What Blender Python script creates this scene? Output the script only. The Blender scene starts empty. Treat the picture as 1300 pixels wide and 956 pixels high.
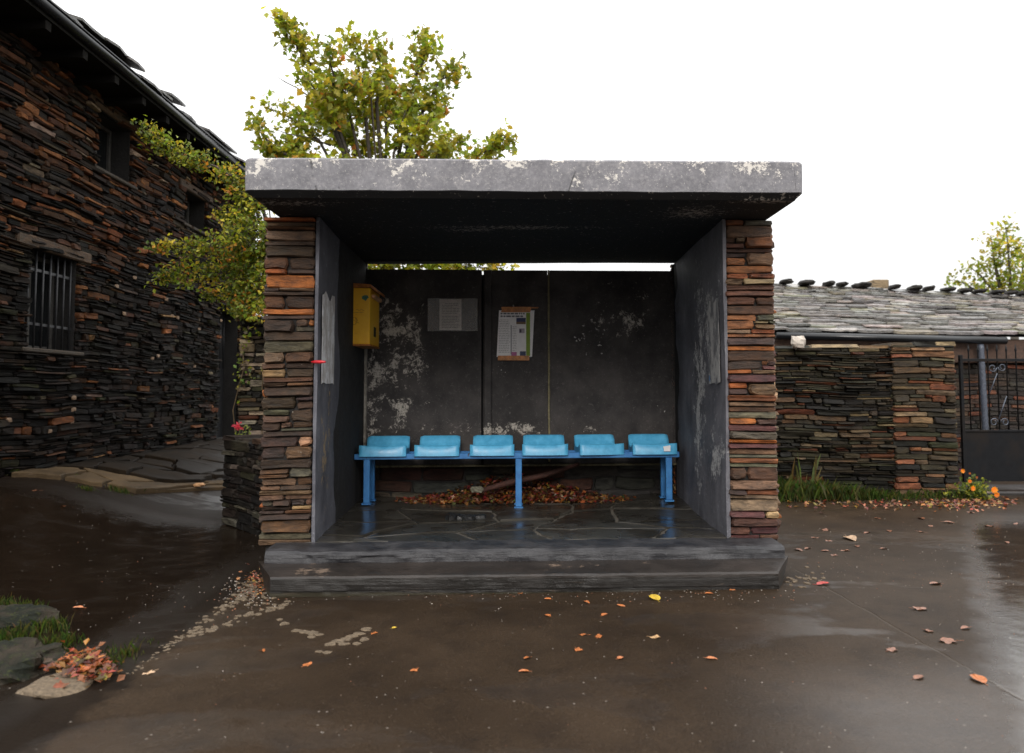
import bpy, math, random
from mathutils import Vector, Matrix, noise as mnoise
R = math.radians
rnd = random.Random(11)
scene = bpy.context.scene
COL = scene.collection

# ------------------------------------------------------------------ camera maths
F = 1018.0; HOR = 497.0; PX0 = 650.0; PY0 = 433.0; CAMZ = 1.27
TILT = math.atan((HOR-PY0)/F)
def ray(px, py):
    u = (px-PX0)/F; v = -(py-PY0)/F
    c, s = math.cos(TILT), math.sin(TILT)
    return Vector((u, c - v*s, s + v*c))
def P(px, py, Y):
    d = ray(px, py); k = Y/d.y
    return Vector((d.x*k, Y, CAMZ + d.z*k))
def gh(x, y):                                   # ground height
    def ss(a, b, t):
        t = max(0, min(1, (t-a)/(b-a))); return t*t*(3-2*t)
    z = 0.012*max(-2.0, min(x, 6.0))
    z += 0.42*ss(-2.9, -5.2, x)*ss(3.0, 8.0, y) if x < -2.9 else 0
    return z
def G(px, py, lift=0.0):
    d = ray(px, py); a, b = 1.0, 1.0
    f = lambda k: CAMZ + d.z*k - gh(d.x*k, d.y*k)
    while f(b) > 0 and b < 400: a = b; b *= 1.03
    for _ in range(30):
        m = (a+b)/2
        if f(m) > 0: a = m
        else: b = m
    p = d*b; p.z = gh(p.x, p.y) + lift
    return p
def lin(r, g, b):
    f = lambda c: (c/255/12.92) if c/255 <= 0.04045 else ((c/255+0.055)/1.055)**2.4
    return (f(r), f(g), f(b))
SA = R(1.3)
def S(p):                                       # the shelter stands slightly turned
    x, y, z = p; c, s = math.cos(SA), math.sin(SA); y -= 5.75
    return Vector((x, x*s + y + 5.75, z + 0.006*x*(1 if z < 0.9 else 0)))

# ------------------------------------------------------------------ mesh builder
class MB:
    def __init__(s): s.v = []; s.f = []; s.c = []; s.m = []; s.sm = []
    def add(s, vs, fs, col=(1,1,1), mi=0, smooth=False):
        b = len(s.v); s.v += [tuple(v) for v in vs]
        for f in fs:
            s.f.append([b+i for i in f]); s.c.append(col); s.m.append(mi); s.sm.append(smooth)
    def box(s, x0, x1, y0, y1, z0, z1, col=(1,1,1), mi=0, bev=0.0):
        if bev <= 0:
            vs = [(x,y,z) for z in (z0,z1) for y in (y0,y1) for x in (x0,x1)]
            fs = [(0,2,3,1),(4,5,7,6),(0,1,5,4),(2,6,7,3),(0,4,6,2),(1,3,7,5)]
            s.add(vs, fs, col, mi); return
        b = min(bev, (x1-x0)/2.01, (y1-y0)/2.01, (z1-z0)/2.01)
        vs = []
        for z, i in ((z0, b), (z0+b, 0), (z1-b, 0), (z1, b)):
            X0, X1, Y0, Y1 = x0+i, x1-i, y0+i, y1-i
            c = b if i == 0 else 0.0
            vs += [(X0+c,Y0,z),(X1-c,Y0,z),(X1,Y0+c,z),(X1,Y1-c,z),(X1-c,Y1,z),(X0+c,Y1,z),(X0,Y1-c,z),(X0,Y0+c,z)]
        fs = [tuple(range(7,-1,-1)), tuple(range(24,32))]
        for k in range(3):
            for j in range(8):
                a = k*8+j; d = k*8+(j+1) % 8; fs.append((a, d, d+8, a+8))
        s.add(vs, fs, col, mi)
    def tube(s, pts, rad, n=8, col=(1,1,1), mi=0, cap=True):
        pts = [Vector(p) for p in pts]
        if not isinstance(rad, (list, tuple)): rad = [rad]*len(pts)
        vs = []; up = Vector((0.13, 0.27, 1)).normalized()
        for i, p in enumerate(pts):
            t = (pts[min(i+1, len(pts)-1)] - pts[max(i-1, 0)])
            t = t.normalized() if t.length > 1e-9 else Vector((0,0,1))
            a = t.cross(up)
            if a.length < 0.1: a = t.cross(Vector((1, 0.1, 0)))
            a.normalize(); b = t.cross(a)
            for k in range(n):
                th = 2*math.pi*k/n
                vs.append(p + (a*math.cos(th) + b*math.sin(th))*rad[i])
        fs = []
        for i in range(len(pts)-1):
            for k in range(n):
                fs.append((i*n+k, i*n+(k+1) % n, (i+1)*n+(k+1) % n, (i+1)*n+k))
        if cap:
            fs.append(tuple(range(n-1, -1, -1))); fs.append(tuple(range((len(pts)-1)*n, len(pts)*n)))
        s.add(vs, fs, col, mi, True)
    def build(s, name, mats, parent=None, xf=None, origin=None):
        if not isinstance(mats, (list, tuple)): mats = [mats]
        me = bpy.data.meshes.new(name)
        vs = [Vector(v) for v in s.v]
        if xf: vs = [xf(v) for v in vs]
        o = bpy.data.objects.new(name, me); COL.objects.link(o)
        if parent is not None:
            off = parent.matrix_basis.translation.copy()
            q = parent.parent
            while q is not None: off += q.matrix_basis.translation; q = q.parent
            if origin is None: vs = [v - off for v in vs]
            o.parent = parent
        else:
            if origin is None:
                origin = Vector((sum(v.x for v in vs)/len(vs), sum(v.y for v in vs)/len(vs), min(v.z for v in vs)))
            origin = Vector(origin)
            vs = [v - origin for v in vs]; o.location = origin
        me.from_pydata(vs, [], s.f)
        for m in mats: me.materials.append(m)
        me.polygons.foreach_set('material_index', s.m)
        me.polygons.foreach_set('use_smooth', s.sm)
        a = me.attributes.new('Col', 'FLOAT_COLOR', 'FACE')
        flat = []
        for c in s.c: flat += [c[0], c[1], c[2], 1.0]
        a.data.foreach_set('color', flat)
        me.update()
        return o
def empty(name, loc):
    o = bpy.data.objects.new(name, None); COL.objects.link(o); o.location = loc
    o.empty_display_size = 0.2
    return o
def tag(o, label=None, cat=None, group=None, kind=None):
    if label: o['label'] = label
    if cat: o['category'] = cat
    if group: o['group'] = group
    if kind: o['kind'] = kind
    return o

# ------------------------------------------------------------------ materials
class NT:
    def __init__(s, name):
        s.mat = bpy.data.materials.new(name); s.mat.use_nodes = True
        s.t = s.mat.node_tree; s.bsdf = s.t.nodes['Principled BSDF']; s.out = s.t.nodes['Material Output']
        s.pos = s.t.nodes.new('ShaderNodeNewGeometry').outputs['Position']
    def n(s, typ, **kw):
        nd = s.t.nodes.new(typ)
        for k, v in kw.items(): setattr(nd, k, v)
        return nd
    def put(s, sock, v):
        if hasattr(v, 'is_output') or isinstance(v, bpy.types.NodeSocket): s.t.links.new(v, sock)
        else:
            if isinstance(v, (tuple, list)) and len(v) == 3 and sock.type == 'RGBA': v = (*v, 1)
            sock.default_value = v
    def math(s, op, a, b=0.0, c=None, clamp=False):
        nd = s.n('ShaderNodeMath', operation=op); nd.use_clamp = clamp
        s.put(nd.inputs[0], a); s.put(nd.inputs[1], b)
        if c is not None: s.put(nd.inputs[2], c)
        return nd.outputs[0]
    def vmul(s, v):
        nd = s.n('ShaderNodeVectorMath', operation='MULTIPLY'); s.put(nd.inputs[0], s.pos); nd.inputs[1].default_value = v
        return nd.outputs[0]
    def noise(s, scale, detail=4, rough=0.6, stretch=None, vec=None, dist=0.0):
        nd = s.n('ShaderNodeTexNoise'); v = vec if vec is not None else (s.vmul(stretch) if stretch else s.pos)
        s.put(nd.inputs['Vector'], v); nd.inputs['Scale'].default_value = scale
        nd.inputs['Detail'].default_value = detail; nd.inputs['Roughness'].default_value = rough
        nd.inputs['Distortion'].default_value = dist
        return nd.outputs['Fac']
    def ramp(s, fac, a, b, lo=0.0, hi=1.0, smooth=False):
        nd = s.n('ShaderNodeMapRange'); nd.clamp = True
        if smooth: nd.interpolation_type = 'SMOOTHSTEP'
        s.put(nd.inputs[0], fac); s.put(nd.inputs[1], a); s.put(nd.inputs[2], b); s.put(nd.inputs[3], lo); s.put(nd.inputs[4], hi)
        return nd.outputs[0]
    def mix(s, fac, a, b, mode='MIX'):
        nd = s.n('ShaderNodeMix', data_type='RGBA', blend_type=mode)
        s.put(nd.inputs[0], fac); s.put(nd.inputs[6], a); s.put(nd.inputs[7], b)
        return nd.outputs[2]
    def attr(s): return s.n('ShaderNodeAttribute', attribute_name='Col').outputs['Color']
    def bump(s, h, strength=0.5, dist=0.02, nrm=None):
        nd = s.n('ShaderNodeBump'); s.put(nd.inputs['Height'], h); nd.inputs['Strength'].default_value = strength
        nd.inputs['Distance'].default_value = dist
        if nrm is not None: s.put(nd.inputs['Normal'], nrm)
        return nd.outputs[0]
    def ellip(s, c, r):                          # 1 at centre, 0 at radius, negative outside
        nd = s.n('ShaderNodeVectorMath', operation='SUBTRACT'); s.put(nd.inputs[0], s.pos); nd.inputs[1].default_value = c
        n2 = s.n('ShaderNodeVectorMath', operation='DIVIDE'); s.put(n2.inputs[0], nd.outputs[0]); n2.inputs[1].default_value = r
        n3 = s.n('ShaderNodeVectorMath', operation='LENGTH'); s.put(n3.inputs[0], n2.outputs[0])
        return s.math('SUBTRACT', 1.0, n3.outputs['Value'])
    def regions(s, lst):
        o = None
        for c, r in lst:
            e = s.ellip(tuple(c), r); o = e if o is None else s.math('MAXIMUM', o, e)
        return o
    def fin(s, col=None, rough=None, nrm=None, spec=None, metal=None):
        if col is not None: s.put(s.bsdf.inputs['Base Color'], col)
        if rough is not None: s.put(s.bsdf.inputs['Roughness'], rough)
        if nrm is not None: s.put(s.bsdf.inputs['Normal'], nrm)
        if spec is not None: s.put(s.bsdf.inputs['Specular IOR Level'], spec)
        if metal is not None: s.put(s.bsdf.inputs['Metallic'], metal)
        return s.mat

def m_stone(name, rough=0.55, fleck=0.0, spec=0.5, sc=1.0):
    t = NT(name); c = t.attr()
    n1 = t.noise(9*sc, 6, 0.65, (1, 1, 3)); n2 = t.noise(45*sc, 4, 0.7, (1, 1, 2.2)); n3 = t.noise(2.2, 3)
    c = t.mix(1.0, c, t.mix(t.ramp(n1, 0.3, 0.7), (0.3,0.28,0.28), (1.6,1.45,1.3)), 'MULTIPLY')
    c = t.mix(t.ramp(n2, 0.56, 0.75, 0, 0.7), c, (0.02,0.018,0.016))
    c = t.mix(t.ramp(n3, 0.55, 0.8, 0, 0.35), c, (0.05,0.05,0.03))
    if fleck: 
        n4 = t.noise(17, 5, 0.7)
        c = t.mix(t.ramp(n4, 0.72-fleck, 0.74-fleck, 0, 0.8), c, (0.42,0.38,0.32))
    h = t.math('ADD', t.math('MULTIPLY', n1, 1.0), t.math('MULTIPLY', n2, 0.5))
    return t.fin(c, t.ramp(n1, 0.3, 0.7, rough-0.18, rough+0.15), t.bump(h, 0.9, 0.02), spec)

def m_simple(name, col, rough=0.5, var=0.25, sc=20, bump=0.2, spec=0.5, metal=0.0, dirt=None, useattr=False):
    t = NT(name); n1 = t.noise(sc, 5, 0.65); n2 = t.noise(sc*0.17, 3, 0.6)
    base = t.attr() if useattr else (*col, 1)
    c = t.mix(1.0, base, t.mix(t.ramp(n1, 0.3, 0.7), (1-var,)*3, (1+var,)*3), 'MULTIPLY')
    if dirt: c = t.mix(t.ramp(n2, 0.5, 0.68, 0, 0.7), c, dirt)
    return t.fin(c, t.ramp(n2, 0.3, 0.7, max(0.05, rough-0.1), rough+0.1), t.bump(n1, bump, 0.01), spec, metal)

M = {}
M['pillar'] = m_stone('pillar_stone', 0.62, 0.02, 0.35)
M['wallstone'] = m_stone('wall_stone', 0.65, 0.0, 0.25)
M['housestone'] = m_stone('house_stone', 0.75, 0.0, 0.12)
M['mortar'] = m_simple('dark_mortar', (0.018,0.016,0.015), 0.9, 0.4, 30, 0.6)
M['black'] = m_simple('dark_void', (0.006,0.006,0.006), 0.7)
M['gutter'] = m_simple('painted_gutter', (0.007,0.008,0.010), 0.25, 0.2, 12, 0.1)
M['wood_old'] = m_simple('old_timber', (0.06,0.03,0.018), 0.7, 0.5, 25, 0.5)
M['wood_grey'] = m_simple('grey_shutter', (0.06,0.055,0.05), 0.7, 0.4, 25, 0.4)
M['iron'] = m_simple('iron_bars', (0.03,0.03,0.033), 0.45, 0.3, 30, 0.2, metal=0.3)
M['gate'] = m_simple('gate_paint', (0.008,0.0085,0.010), 0.55, 0.2, 15, 0.1, spec=0.15, dirt=(0.018,0.013,0.010))
M['galv'] = m_simple('galvanised_pipe', (0.07,0.08,0.105), 0.4, 0.5, 40, 0.3, metal=0.2)
M['glass'] = m_simple('dark_glass', (0.01,0.011,0.012), 0.08, 0.1, 5, 0.0)
M['slate'] = m_stone('slate_roof', 0.33, 0.0, 0.8)
M['pale_rock'] = m_simple('pale_rock', (0.5,0.44,0.38), 0.8, 0.3, 25, 0.6)
M['tan'] = m_simple('tan_crust', (0.13,0.095,0.06), 0.85, 0.5, 60, 0.6)
M['grit'] = m_simple('grit', (0,0,0), 0.7, 0.2, 30, 0.2, useattr=True)
M['paper'] = m_simple('paper', (0.85,0.83,0.84), 0.6, 0.06, 15, 0.15)
M['paper_old'] = m_simple('weathered_paper', (0.6,0.53,0.48), 0.6, 0.15, 25, 0.2)
M['print'] = m_simple('print', (0,0,0), 0.55, 0.1, 40, 0, useattr=True)
M['orange_tape'] = m_simple('orange_tape', (0.5,0.19,0.05), 0.4, 0.5, 30, 0.2)
M['red'] = m_simple('red_plastic', (0.55,0.02,0.03), 0.35, 0.2)
M['pipe_white'] = m_simple('dirty_white_pipe', (0.3,0.27,0.23), 0.6, 0.4, 25, 0.3, dirt=(0.05,0.045,0.04))
M['bark'] = m_simple('bark', (0.055,0.045,0.035), 0.9, 0.5, 25, 0.8)
M['bark_red'] = m_simple('dead_wood', (0.05,0.018,0.012), 0.8, 0.5, 25, 0.8)

def m_leaf(name, trans=0.45, rough=0.45):
    t = NT(name); c = t.attr(); n = t.noise(30, 3)
    c = t.mix(1.0, c, t.mix(t.ramp(n, 0.3, 0.7), (0.7,)*3, (1.3,)*3), 'MULTIPLY')
    t.fin(c, rough, None, 0.4)
    tr = t.n('ShaderNodeBsdfTranslucent'); t.put(tr.inputs[0], t.mix(1.0, c, (1.5,1.5,0.8), 'MULTIPLY'))
    mx = t.n('ShaderNodeMixShader'); mx.inputs[0].default_value = trans
    t.t.links.new(t.bsdf.outputs[0], mx.inputs[1]); t.t.links.new(tr.outputs[0], mx.inputs[2])
    t.t.links.new(mx.outputs[0], t.out.inputs[0])
    return t.mat
M['leaf'] = m_leaf('foliage'); M['litter'] = m_leaf('dead_leaf', 0.12, 0.4)

# plastic of the seats
t = NT('blue_plastic'); n1 = t.noise(14, 5, 0.6); n2 = t.noise(90, 3, 0.7)
c = t.mix(t.ramp(n1, 0.35, 0.7), (0.07,0.36,0.62), (0.12,0.5,0.8)); c = t.mix(t.ramp(n2, 0.6, 0.75, 0, 0.5), c, (0.03,0.12,0.22))
M['blue'] = t.fin(c, t.ramp(n1, 0.3, 0.7, 0.28, 0.45), t.bump(n2, 0.1, 0.003), 0.5)
t = NT('blue_steel'); n1 = t.noise(12, 5, 0.6); n2 = t.noise(30, 4, 0.7, (1,1,0.5))
c = t.mix(t.ramp(n1, 0.35, 0.7), (0.035,0.16,0.42), (0.06,0.25,0.55)); c = t.mix(t.ramp(n2, 0.63, 0.68), c, (0.07,0.03,0.015))
M['blue_steel'] = t.fin(c, 0.4, t.bump(n2, 0.15, 0.004), 0.5)
t = NT('yellow_enamel'); n1 = t.noise(9, 5, 0.65); n2 = t.noise(40, 4, 0.7)
c = t.mix(t.ramp(n1, 0.3, 0.75), (0.85,0.42,0.012), (0.95,0.56,0.02)); c = t.mix(t.ramp(n2, 0.66, 0.72, 0, 0.7), c, (0.2,0.07,0.02))
M['yellow'] = t.fin(c, 0.38, t.bump(n2, 0.08, 0.003), 0.5)
M['yellow_old'] = m_simple('rusted_yellow', (0.42,0.14,0.02), 0.5, 0.5, 35, 0.3, dirt=(0.14,0.04,0.02))
M['green_print'] = m_simple('green_sticker', (0.03,0.13,0.08), 0.5, 0.5, 50, 0.1)

# concrete roof slab
def m_slab():
    t = NT('slab_concrete'); n1 = t.noise(6, 8, 0.7); n2 = t.noise(38, 6, 0.75); n3 = t.noise(2.2, 5, 0.6, (1,1,0.5))
    c = t.mix(t.ramp(n1, 0.3, 0.7), (0.13,0.127,0.14), (0.24,0.234,0.25))
    c = t.mix(t.ramp(n2, 0.5, 0.72, 0, 0.5), c, (0.42,0.4,0.39))
    c = t.mix(t.ramp(n2, 0.46, 0.3, 0, 0.35), c, (0.07,0.07,0.075))
    z = t.n('ShaderNodeSeparateXYZ'); t.put(z.inputs[0], t.pos)
    up = t.ramp(z.outputs[2], 2.6, 2.76, -0.02, 0.05)
    n4 = t.noise(6.5, 4, 0.6); n5 = t.noise(48, 6, 0.8)
    msk = t.math('ADD', t.math('ADD', t.math('MULTIPLY', n4, 0.5), t.math('MULTIPLY', n5, 0.5)), up)
    pl = t.ramp(msk, 0.583, 0.597)
    c = t.mix(pl, c, (0.66,0.62,0.57)); c = t.mix(t.ramp(t.noise(75, 3, 0.7), 0.655, 0.675, 0, 0.8), c, (0.55,0.52,0.48))
    vor = t.n('ShaderNodeTexVoronoi', feature='DISTANCE_TO_EDGE'); t.put(vor.inputs['Vector'], t.vmul((1,1,0.25))); vor.inputs['Scale'].default_value = 1.1
    cr = t.math('MULTIPLY', t.ramp(vor.outputs[0], 0.0, 0.0035, 1, 0), t.ramp(n4, 0.5, 0.56))
    c = t.mix(t.math('MULTIPLY', cr, 0.8), c, (0.02,0.02,0.02))
    # soffit is darker, near black where faces point down
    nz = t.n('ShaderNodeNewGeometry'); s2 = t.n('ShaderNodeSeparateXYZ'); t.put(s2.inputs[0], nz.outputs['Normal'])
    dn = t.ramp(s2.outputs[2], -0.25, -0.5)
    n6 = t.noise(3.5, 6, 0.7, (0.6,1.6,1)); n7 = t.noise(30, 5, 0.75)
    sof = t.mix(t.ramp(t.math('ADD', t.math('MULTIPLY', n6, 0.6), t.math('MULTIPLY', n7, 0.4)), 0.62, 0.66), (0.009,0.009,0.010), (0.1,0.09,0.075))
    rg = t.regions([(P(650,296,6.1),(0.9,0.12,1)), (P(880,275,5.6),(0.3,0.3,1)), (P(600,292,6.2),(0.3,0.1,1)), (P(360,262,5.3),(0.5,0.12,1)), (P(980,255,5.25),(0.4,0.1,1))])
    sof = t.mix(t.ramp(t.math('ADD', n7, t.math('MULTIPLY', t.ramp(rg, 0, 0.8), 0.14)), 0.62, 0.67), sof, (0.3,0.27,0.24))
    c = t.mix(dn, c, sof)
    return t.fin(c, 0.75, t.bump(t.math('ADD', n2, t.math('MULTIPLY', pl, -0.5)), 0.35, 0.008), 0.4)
M['slab'] = m_slab()

def m_plaster(name, dark, light, peel, thr=0.0, peelcol=(0.4,0.385,0.36), fine=None, finethr=0.62, scratch=True):
    t = NT(name); n1 = t.noise(3.2, 7, 0.65); n2 = t.noise(30, 6, 0.7); n3 = t.noise(2.0, 5, 0.6, (1,1,0.22))
    c = t.mix(t.ramp(n1, 0.32, 0.7), dark, light)
    c = t.mix(t.ramp(n3, 0.45, 0.7, 0, 0.5), c, tuple(x*0.55 for x in dark))
    c = t.mix(t.ramp(n2, 0.58, 0.74, 0, 0.4), c, tuple(min(1, x*2.6) for x in light))
    c = t.mix(t.ramp(t.noise(85, 3, 0.7), 0.66, 0.69, 0, 0.55), c, (0.24,0.22,0.2))
    if peel:
        reg = t.regions(peel); n5 = t.noise(17, 9, 0.85, dist=0.7)
        nl = t.noise(5, 4, 0.6, dist=0.5); m = t.math('ADD', t.math('ADD', t.math('MULTIPLY', n5, 0.62), t.math('MULTIPLY', nl, 0.38)), t.math('MULTIPLY', t.ramp(reg, -0.6, 0.9, -1, 1), 0.085))
        pm = t.ramp(m, 0.553+thr, 0.572+thr)
        fz = t.noise(55, 6, 0.8)
        c = t.mix(t.math('MULTIPLY', pm, t.ramp(fz, 0.38, 0.5, 0.2, 1)), c, peelcol)
    if fine:
        reg = t.regions(fine); n6 = t.noise(26, 3, 0.6)
        m = t.math('ADD', n6, t.math('MULTIPLY', t.ramp(reg, -0.1, 0.6, -1, 0), 0.3))
        c = t.mix(t.ramp(m, finethr, finethr+0.015), c, (0.5,0.48,0.46))
    return t.fin(c, t.ramp(n1, 0.3, 0.7, 0.55, 0.8), t.bump(t.math('ADD', n1, t.math('MULTIPLY', n2, 0.6)), 0.6, 0.012), 0.2)
def reg(px, py, Y, rx, rz, ry=0.5): return (P(px, py, Y), (rx, ry, rz))
M['back'] = m_plaster('back_wall_paint', (0.028,0.026,0.027), (0.095,0.085,0.082),
    [reg(478,470,7.7,0.3,0.9), reg(505,480,7.7,0.36,0.75), reg(490,415,7.7,0.3,0.5), reg(472,540,7.7,0.1,0.4), reg(520,430,7.7,0.26,0.45), reg(640,545,7.7,1.2,0.12), reg(790,400,7.7,0.5,0.3)], 0.03, (0.5,0.46,0.41),
    fine=[reg(750,425,7.7,0.42,0.42), reg(845,520,7.7,0.15,0.15), reg(640,470,7.7,0.3,0.12), reg(650,400,7.7,0.2,0.3)], finethr=0.64)
M['side_left'] = m_plaster('side_wall_paint_a', (0.075,0.076,0.09), (0.2,0.2,0.225),
    [((-1.44,6.05,0.78),(0.4,0.3,0.5)), ((-1.44,6.2,1.15),(0.4,0.12,0.4)), ((-1.44,6.1,1.75),(0.4,0.4,0.5))], 0.03, (0.36,0.26,0.14))
M['side_right'] = m_plaster('side_wall_paint_b', (0.08,0.08,0.092), (0.21,0.205,0.225),
    [((1.6,6.62,1.55),(0.4,0.3,0.8)), ((1.6,6.75,1.05),(0.4,0.22,0.7)), ((1.6,6.2,1.85),(0.4,0.35,0.4)), ((1.6,6.1,0.8),(0.4,0.3,0.3))], -0.0, (0.5,0.49,0.48))
M['ceil'] = m_plaster('lintel_paint', (0.016,0.016,0.018), (0.035,0.034,0.036), None)

# floor / step / asphalt
def m_wetstone(name, a, b, r0, r1, sc=4, bs=0.5, tanm=0.0, spec=0.4):
    t = NT(name); n1 = t.noise(sc, 7, 0.65); n2 = t.noise(sc*9, 6, 0.7); n3 = t.noise(sc*0.5, 3)
    n4 = t.noise(sc*1.3, 6, 0.7, (0.5, 1, 6))
    c = t.mix(t.ramp(n1, 0.3, 0.7), a, b)
    c = t.mix(t.ramp(n4, 0.5, 0.72, 0, 0.5), c, tuple(x*0.35 for x in a))
    c = t.mix(t.ramp(n2, 0.6, 0.75, 0, 0.5), c, tuple(min(1,x*2.2) for x in b))
    c = t.mix(1.0, c, t.attr(), 'MULTIPLY')
    if tanm: c = t.mix(t.ramp(t.noise(2.6, 8, 0.75, (1, 1, 7)), 0.70-tanm, 0.74-tanm, 0, 0.75), c, (0.23,0.165,0.12))
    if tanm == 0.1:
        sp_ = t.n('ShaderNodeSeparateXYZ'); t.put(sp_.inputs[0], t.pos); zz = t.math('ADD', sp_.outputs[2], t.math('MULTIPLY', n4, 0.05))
        c = t.mix(t.ramp(zz, 0.128, 0.118, 0, 0.75), c, (0.012,0.011,0.010)); c = t.mix(t.ramp(zz, 0.04, 0.03, 0, 0.5), c, (0.05,0.042,0.02))  # riser darkened below tread height, shade painted in; mossy tint at the base
    h = t.math('ADD', t.math('MULTIPLY', n4, 0.7), t.math('MULTIPLY', n2, 0.3))
    return t.fin(c, t.ramp(n3, 0.4, 0.6, r0, r1), t.bump(h, bs, 0.012), spec)
M['flag'] = m_wetstone('wet_flagstone', (0.022,0.02,0.017), (0.07,0.063,0.052), 0.05, 0.4, 3.5, 0.4)
M['joint'] = m_wetstone('mortar_joint', (0.09,0.08,0.065), (0.16,0.14,0.115), 0.4, 0.7, 6, 0.5)
M['plinth'] = m_wetstone('plinth_stone', (0.011,0.011,0.014), (0.06,0.058,0.061), 0.3, 0.55, 5.5, 1.0)
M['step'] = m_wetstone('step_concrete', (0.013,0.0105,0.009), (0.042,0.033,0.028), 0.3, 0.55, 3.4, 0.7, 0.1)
M['paving'] = m_wetstone('paving_flag', (0.04,0.031,0.021), (0.1,0.077,0.052), 0.6, 0.85, 2.4, 0.6, 0.04, 0.12)
def m_moss():
    t = NT('mossy_stone'); n1 = t.noise(5, 7, 0.7); n2 = t.noise(40, 5, 0.7)
    c = t.mix(t.ramp(n1, 0.42, 0.55), (0.032,0.023,0.014), (0.006,0.008,0.003)); c = t.mix(t.ramp(n2, 0.55, 0.65, 0, 0.7), c, (0.045,0.05,0.012))
    return t.fin(c, 0.7, t.bump(t.math('ADD', n1, n2), 0.8, 0.02), 0.3)
M['moss'] = m_moss()
def m_asphalt():
    t = NT('wet_asphalt')
    n1 = t.noise(0.9, 5, 0.55); n2 = t.noise(55, 5, 0.75); n3 = t.noise(4.5, 5, 0.6); n4 = t.noise(0.55, 3, 0.5, (1, 2.4, 1), dist=0.6)
    sep = t.n('ShaderNodeSeparateXYZ'); t.put(sep.inputs[0], t.pos); X, Y = sep.outputs[0], sep.outputs[1]
    c = t.mix(t.ramp(n1, 0.35, 0.65), (0.022,0.0138,0.0078), (0.042,0.0275,0.0168))
    c = t.mix(t.ramp(n3, 0.48, 0.72, 0, 0.6), c, (0.015,0.010,0.007))
    gr = t.noise(170, 3, 0.8); c = t.mix(1.0, c, t.mix(t.ramp(gr, 0.35, 0.65), (0.45,0.45,0.45), (1.6,1.6,1.6)), 'MULTIPLY')
    ag = t.noise(95, 2, 0.5); c = t.mix(t.ramp(ag, 0.68, 0.72, 0, 0.45), c, (0.14,0.11,0.085))
    # the older, darker tarmac left of the joint that runs from the step to the lower left
    wob = t.math('MULTIPLY', t.math('SUBTRACT', n3, 0.5), 0.3)
    A = G(325, 735); B = G(170, 858)
    dx, dy = B.x-A.x, B.y-A.y; L = math.hypot(dx, dy)
    side = t.math('ADD', t.math('SUBTRACT', t.math('MULTIPLY', t.math('SUBTRACT', X, A.x), dy/L), t.math('MULTIPLY', t.math('SUBTRACT', Y, A.y), dx/L)), wob)
    left = t.ramp(side, -0.04, 0.04)
    c = t.mix(t.math('MULTIPLY', left, 0.8), c, (0.006,0.0035,0.002))
    # joint in the tarmac on the right
    A2 = G(1008, 722); B2 = G(1200, 832); dx2, dy2 = B2.x-A2.x, B2.y-A2.y; L2 = math.hypot(dx2, dy2)
    s2 = t.math('ADD', t.math('SUBTRACT', t.math('MULTIPLY', t.math('SUBTRACT', X, A2.x), dy2/L2), t.math('MULTIPLY', t.math('SUBTRACT', Y, A2.y), dx2/L2)), t.math('MULTIPLY', wob, 0.2))
    along = t.math('ADD', t.math('MULTIPLY', t.math('SUBTRACT', X, A2.x), dx2/L2), t.math('MULTIPLY', t.math('SUBTRACT', Y, A2.y), dy2/L2))
    crack = t.math('MULTIPLY', t.ramp(t.math('ABSOLUTE', s2), 0.004, 0.014, 1, 0), t.ramp(along, -0.02, 0.05))
    c = t.mix(t.math('MULTIPLY', crack, 0.45), c, (0.08,0.065,0.05))
    # grit set in the surface
    vor = t.n('ShaderNodeTexVoronoi'); t.put(vor.inputs['Vector'], t.pos); vor.inputs['Scale'].default_value = 26
    wn = t.n('ShaderNodeTexWhiteNoise'); t.put(wn.inputs['Vector'], vor.outputs['Position'])
    gm = t.math('MULTIPLY', t.ramp(vor.outputs['Distance'], 0.10, 0.16, 1, 0), t.math('GREATER_THAN', wn.outputs['Value'], 0.93))
    c = t.mix(t.math('MULTIPLY', gm, 0.6), c, (0.3,0.26,0.22))
    # pooled water lies in hollows: a big shallow sheet on the right with a clear left shore, a strip in front, patches elsewhere
    pa = G(1222, 690); pb = G(1232, 800); pc = G(1120, 870)
    shore = t.math('ADD', t.math('MULTIPLY', t.math('SUBTRACT', X, pa.x), (pa.y-pb.y)/math.hypot(pa.x-pb.x, pa.y-pb.y)), t.math('MULTIPLY', t.math('SUBTRACT', Y, pa.y), -(pa.x-pb.x)/math.hypot(pa.x-pb.x, pa.y-pb.y)))
    shore = t.math('ADD', shore, t.math('MULTIPLY', t.math('SUBTRACT', n3, 0.5), 0.25))
    sheet = t.math('MULTIPLY', t.ramp(shore, -0.05, 0.22, smooth=True), t.ramp(Y, 8.3, 6.9, smooth=True))
    strip = t.math('MULTIPLY', 0.55, t.math('MULTIPLY', t.ramp(t.math('ADD', Y, t.math('MULTIPLY', n1, 0.7)), 4.35, 3.6, smooth=True), t.ramp(X, 0.6, 1.5, smooth=True)))
    q = t.math('MULTIPLY', t.ramp(t.math('ADD', n4, t.math('MULTIPLY', n3, 0.25)), 0.66, 0.74, smooth=True), 0.5)
    wet = t.math('MAXIMUM', t.math('MAXIMUM', sheet, t.math('MULTIPLY', strip, 0.9)), q)
    wet = t.math('MULTIPLY', wet, t.ramp(n3, 0.25, 0.5, 0.8, 1.0))
    lw = t.math('MULTIPLY', t.math('MULTIPLY', left, t.ramp(Y, 8.2, 7.4)), t.ramp(n3, 0.35, 0.55, 0.5, 0.95)); wet = t.math('MAXIMUM', wet, t.math('MULTIPLY', lw, t.ramp(X, -1.9, -2.3)))
    rough = t.ramp(wet, 0, 1, 0.46, 0.09)
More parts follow.
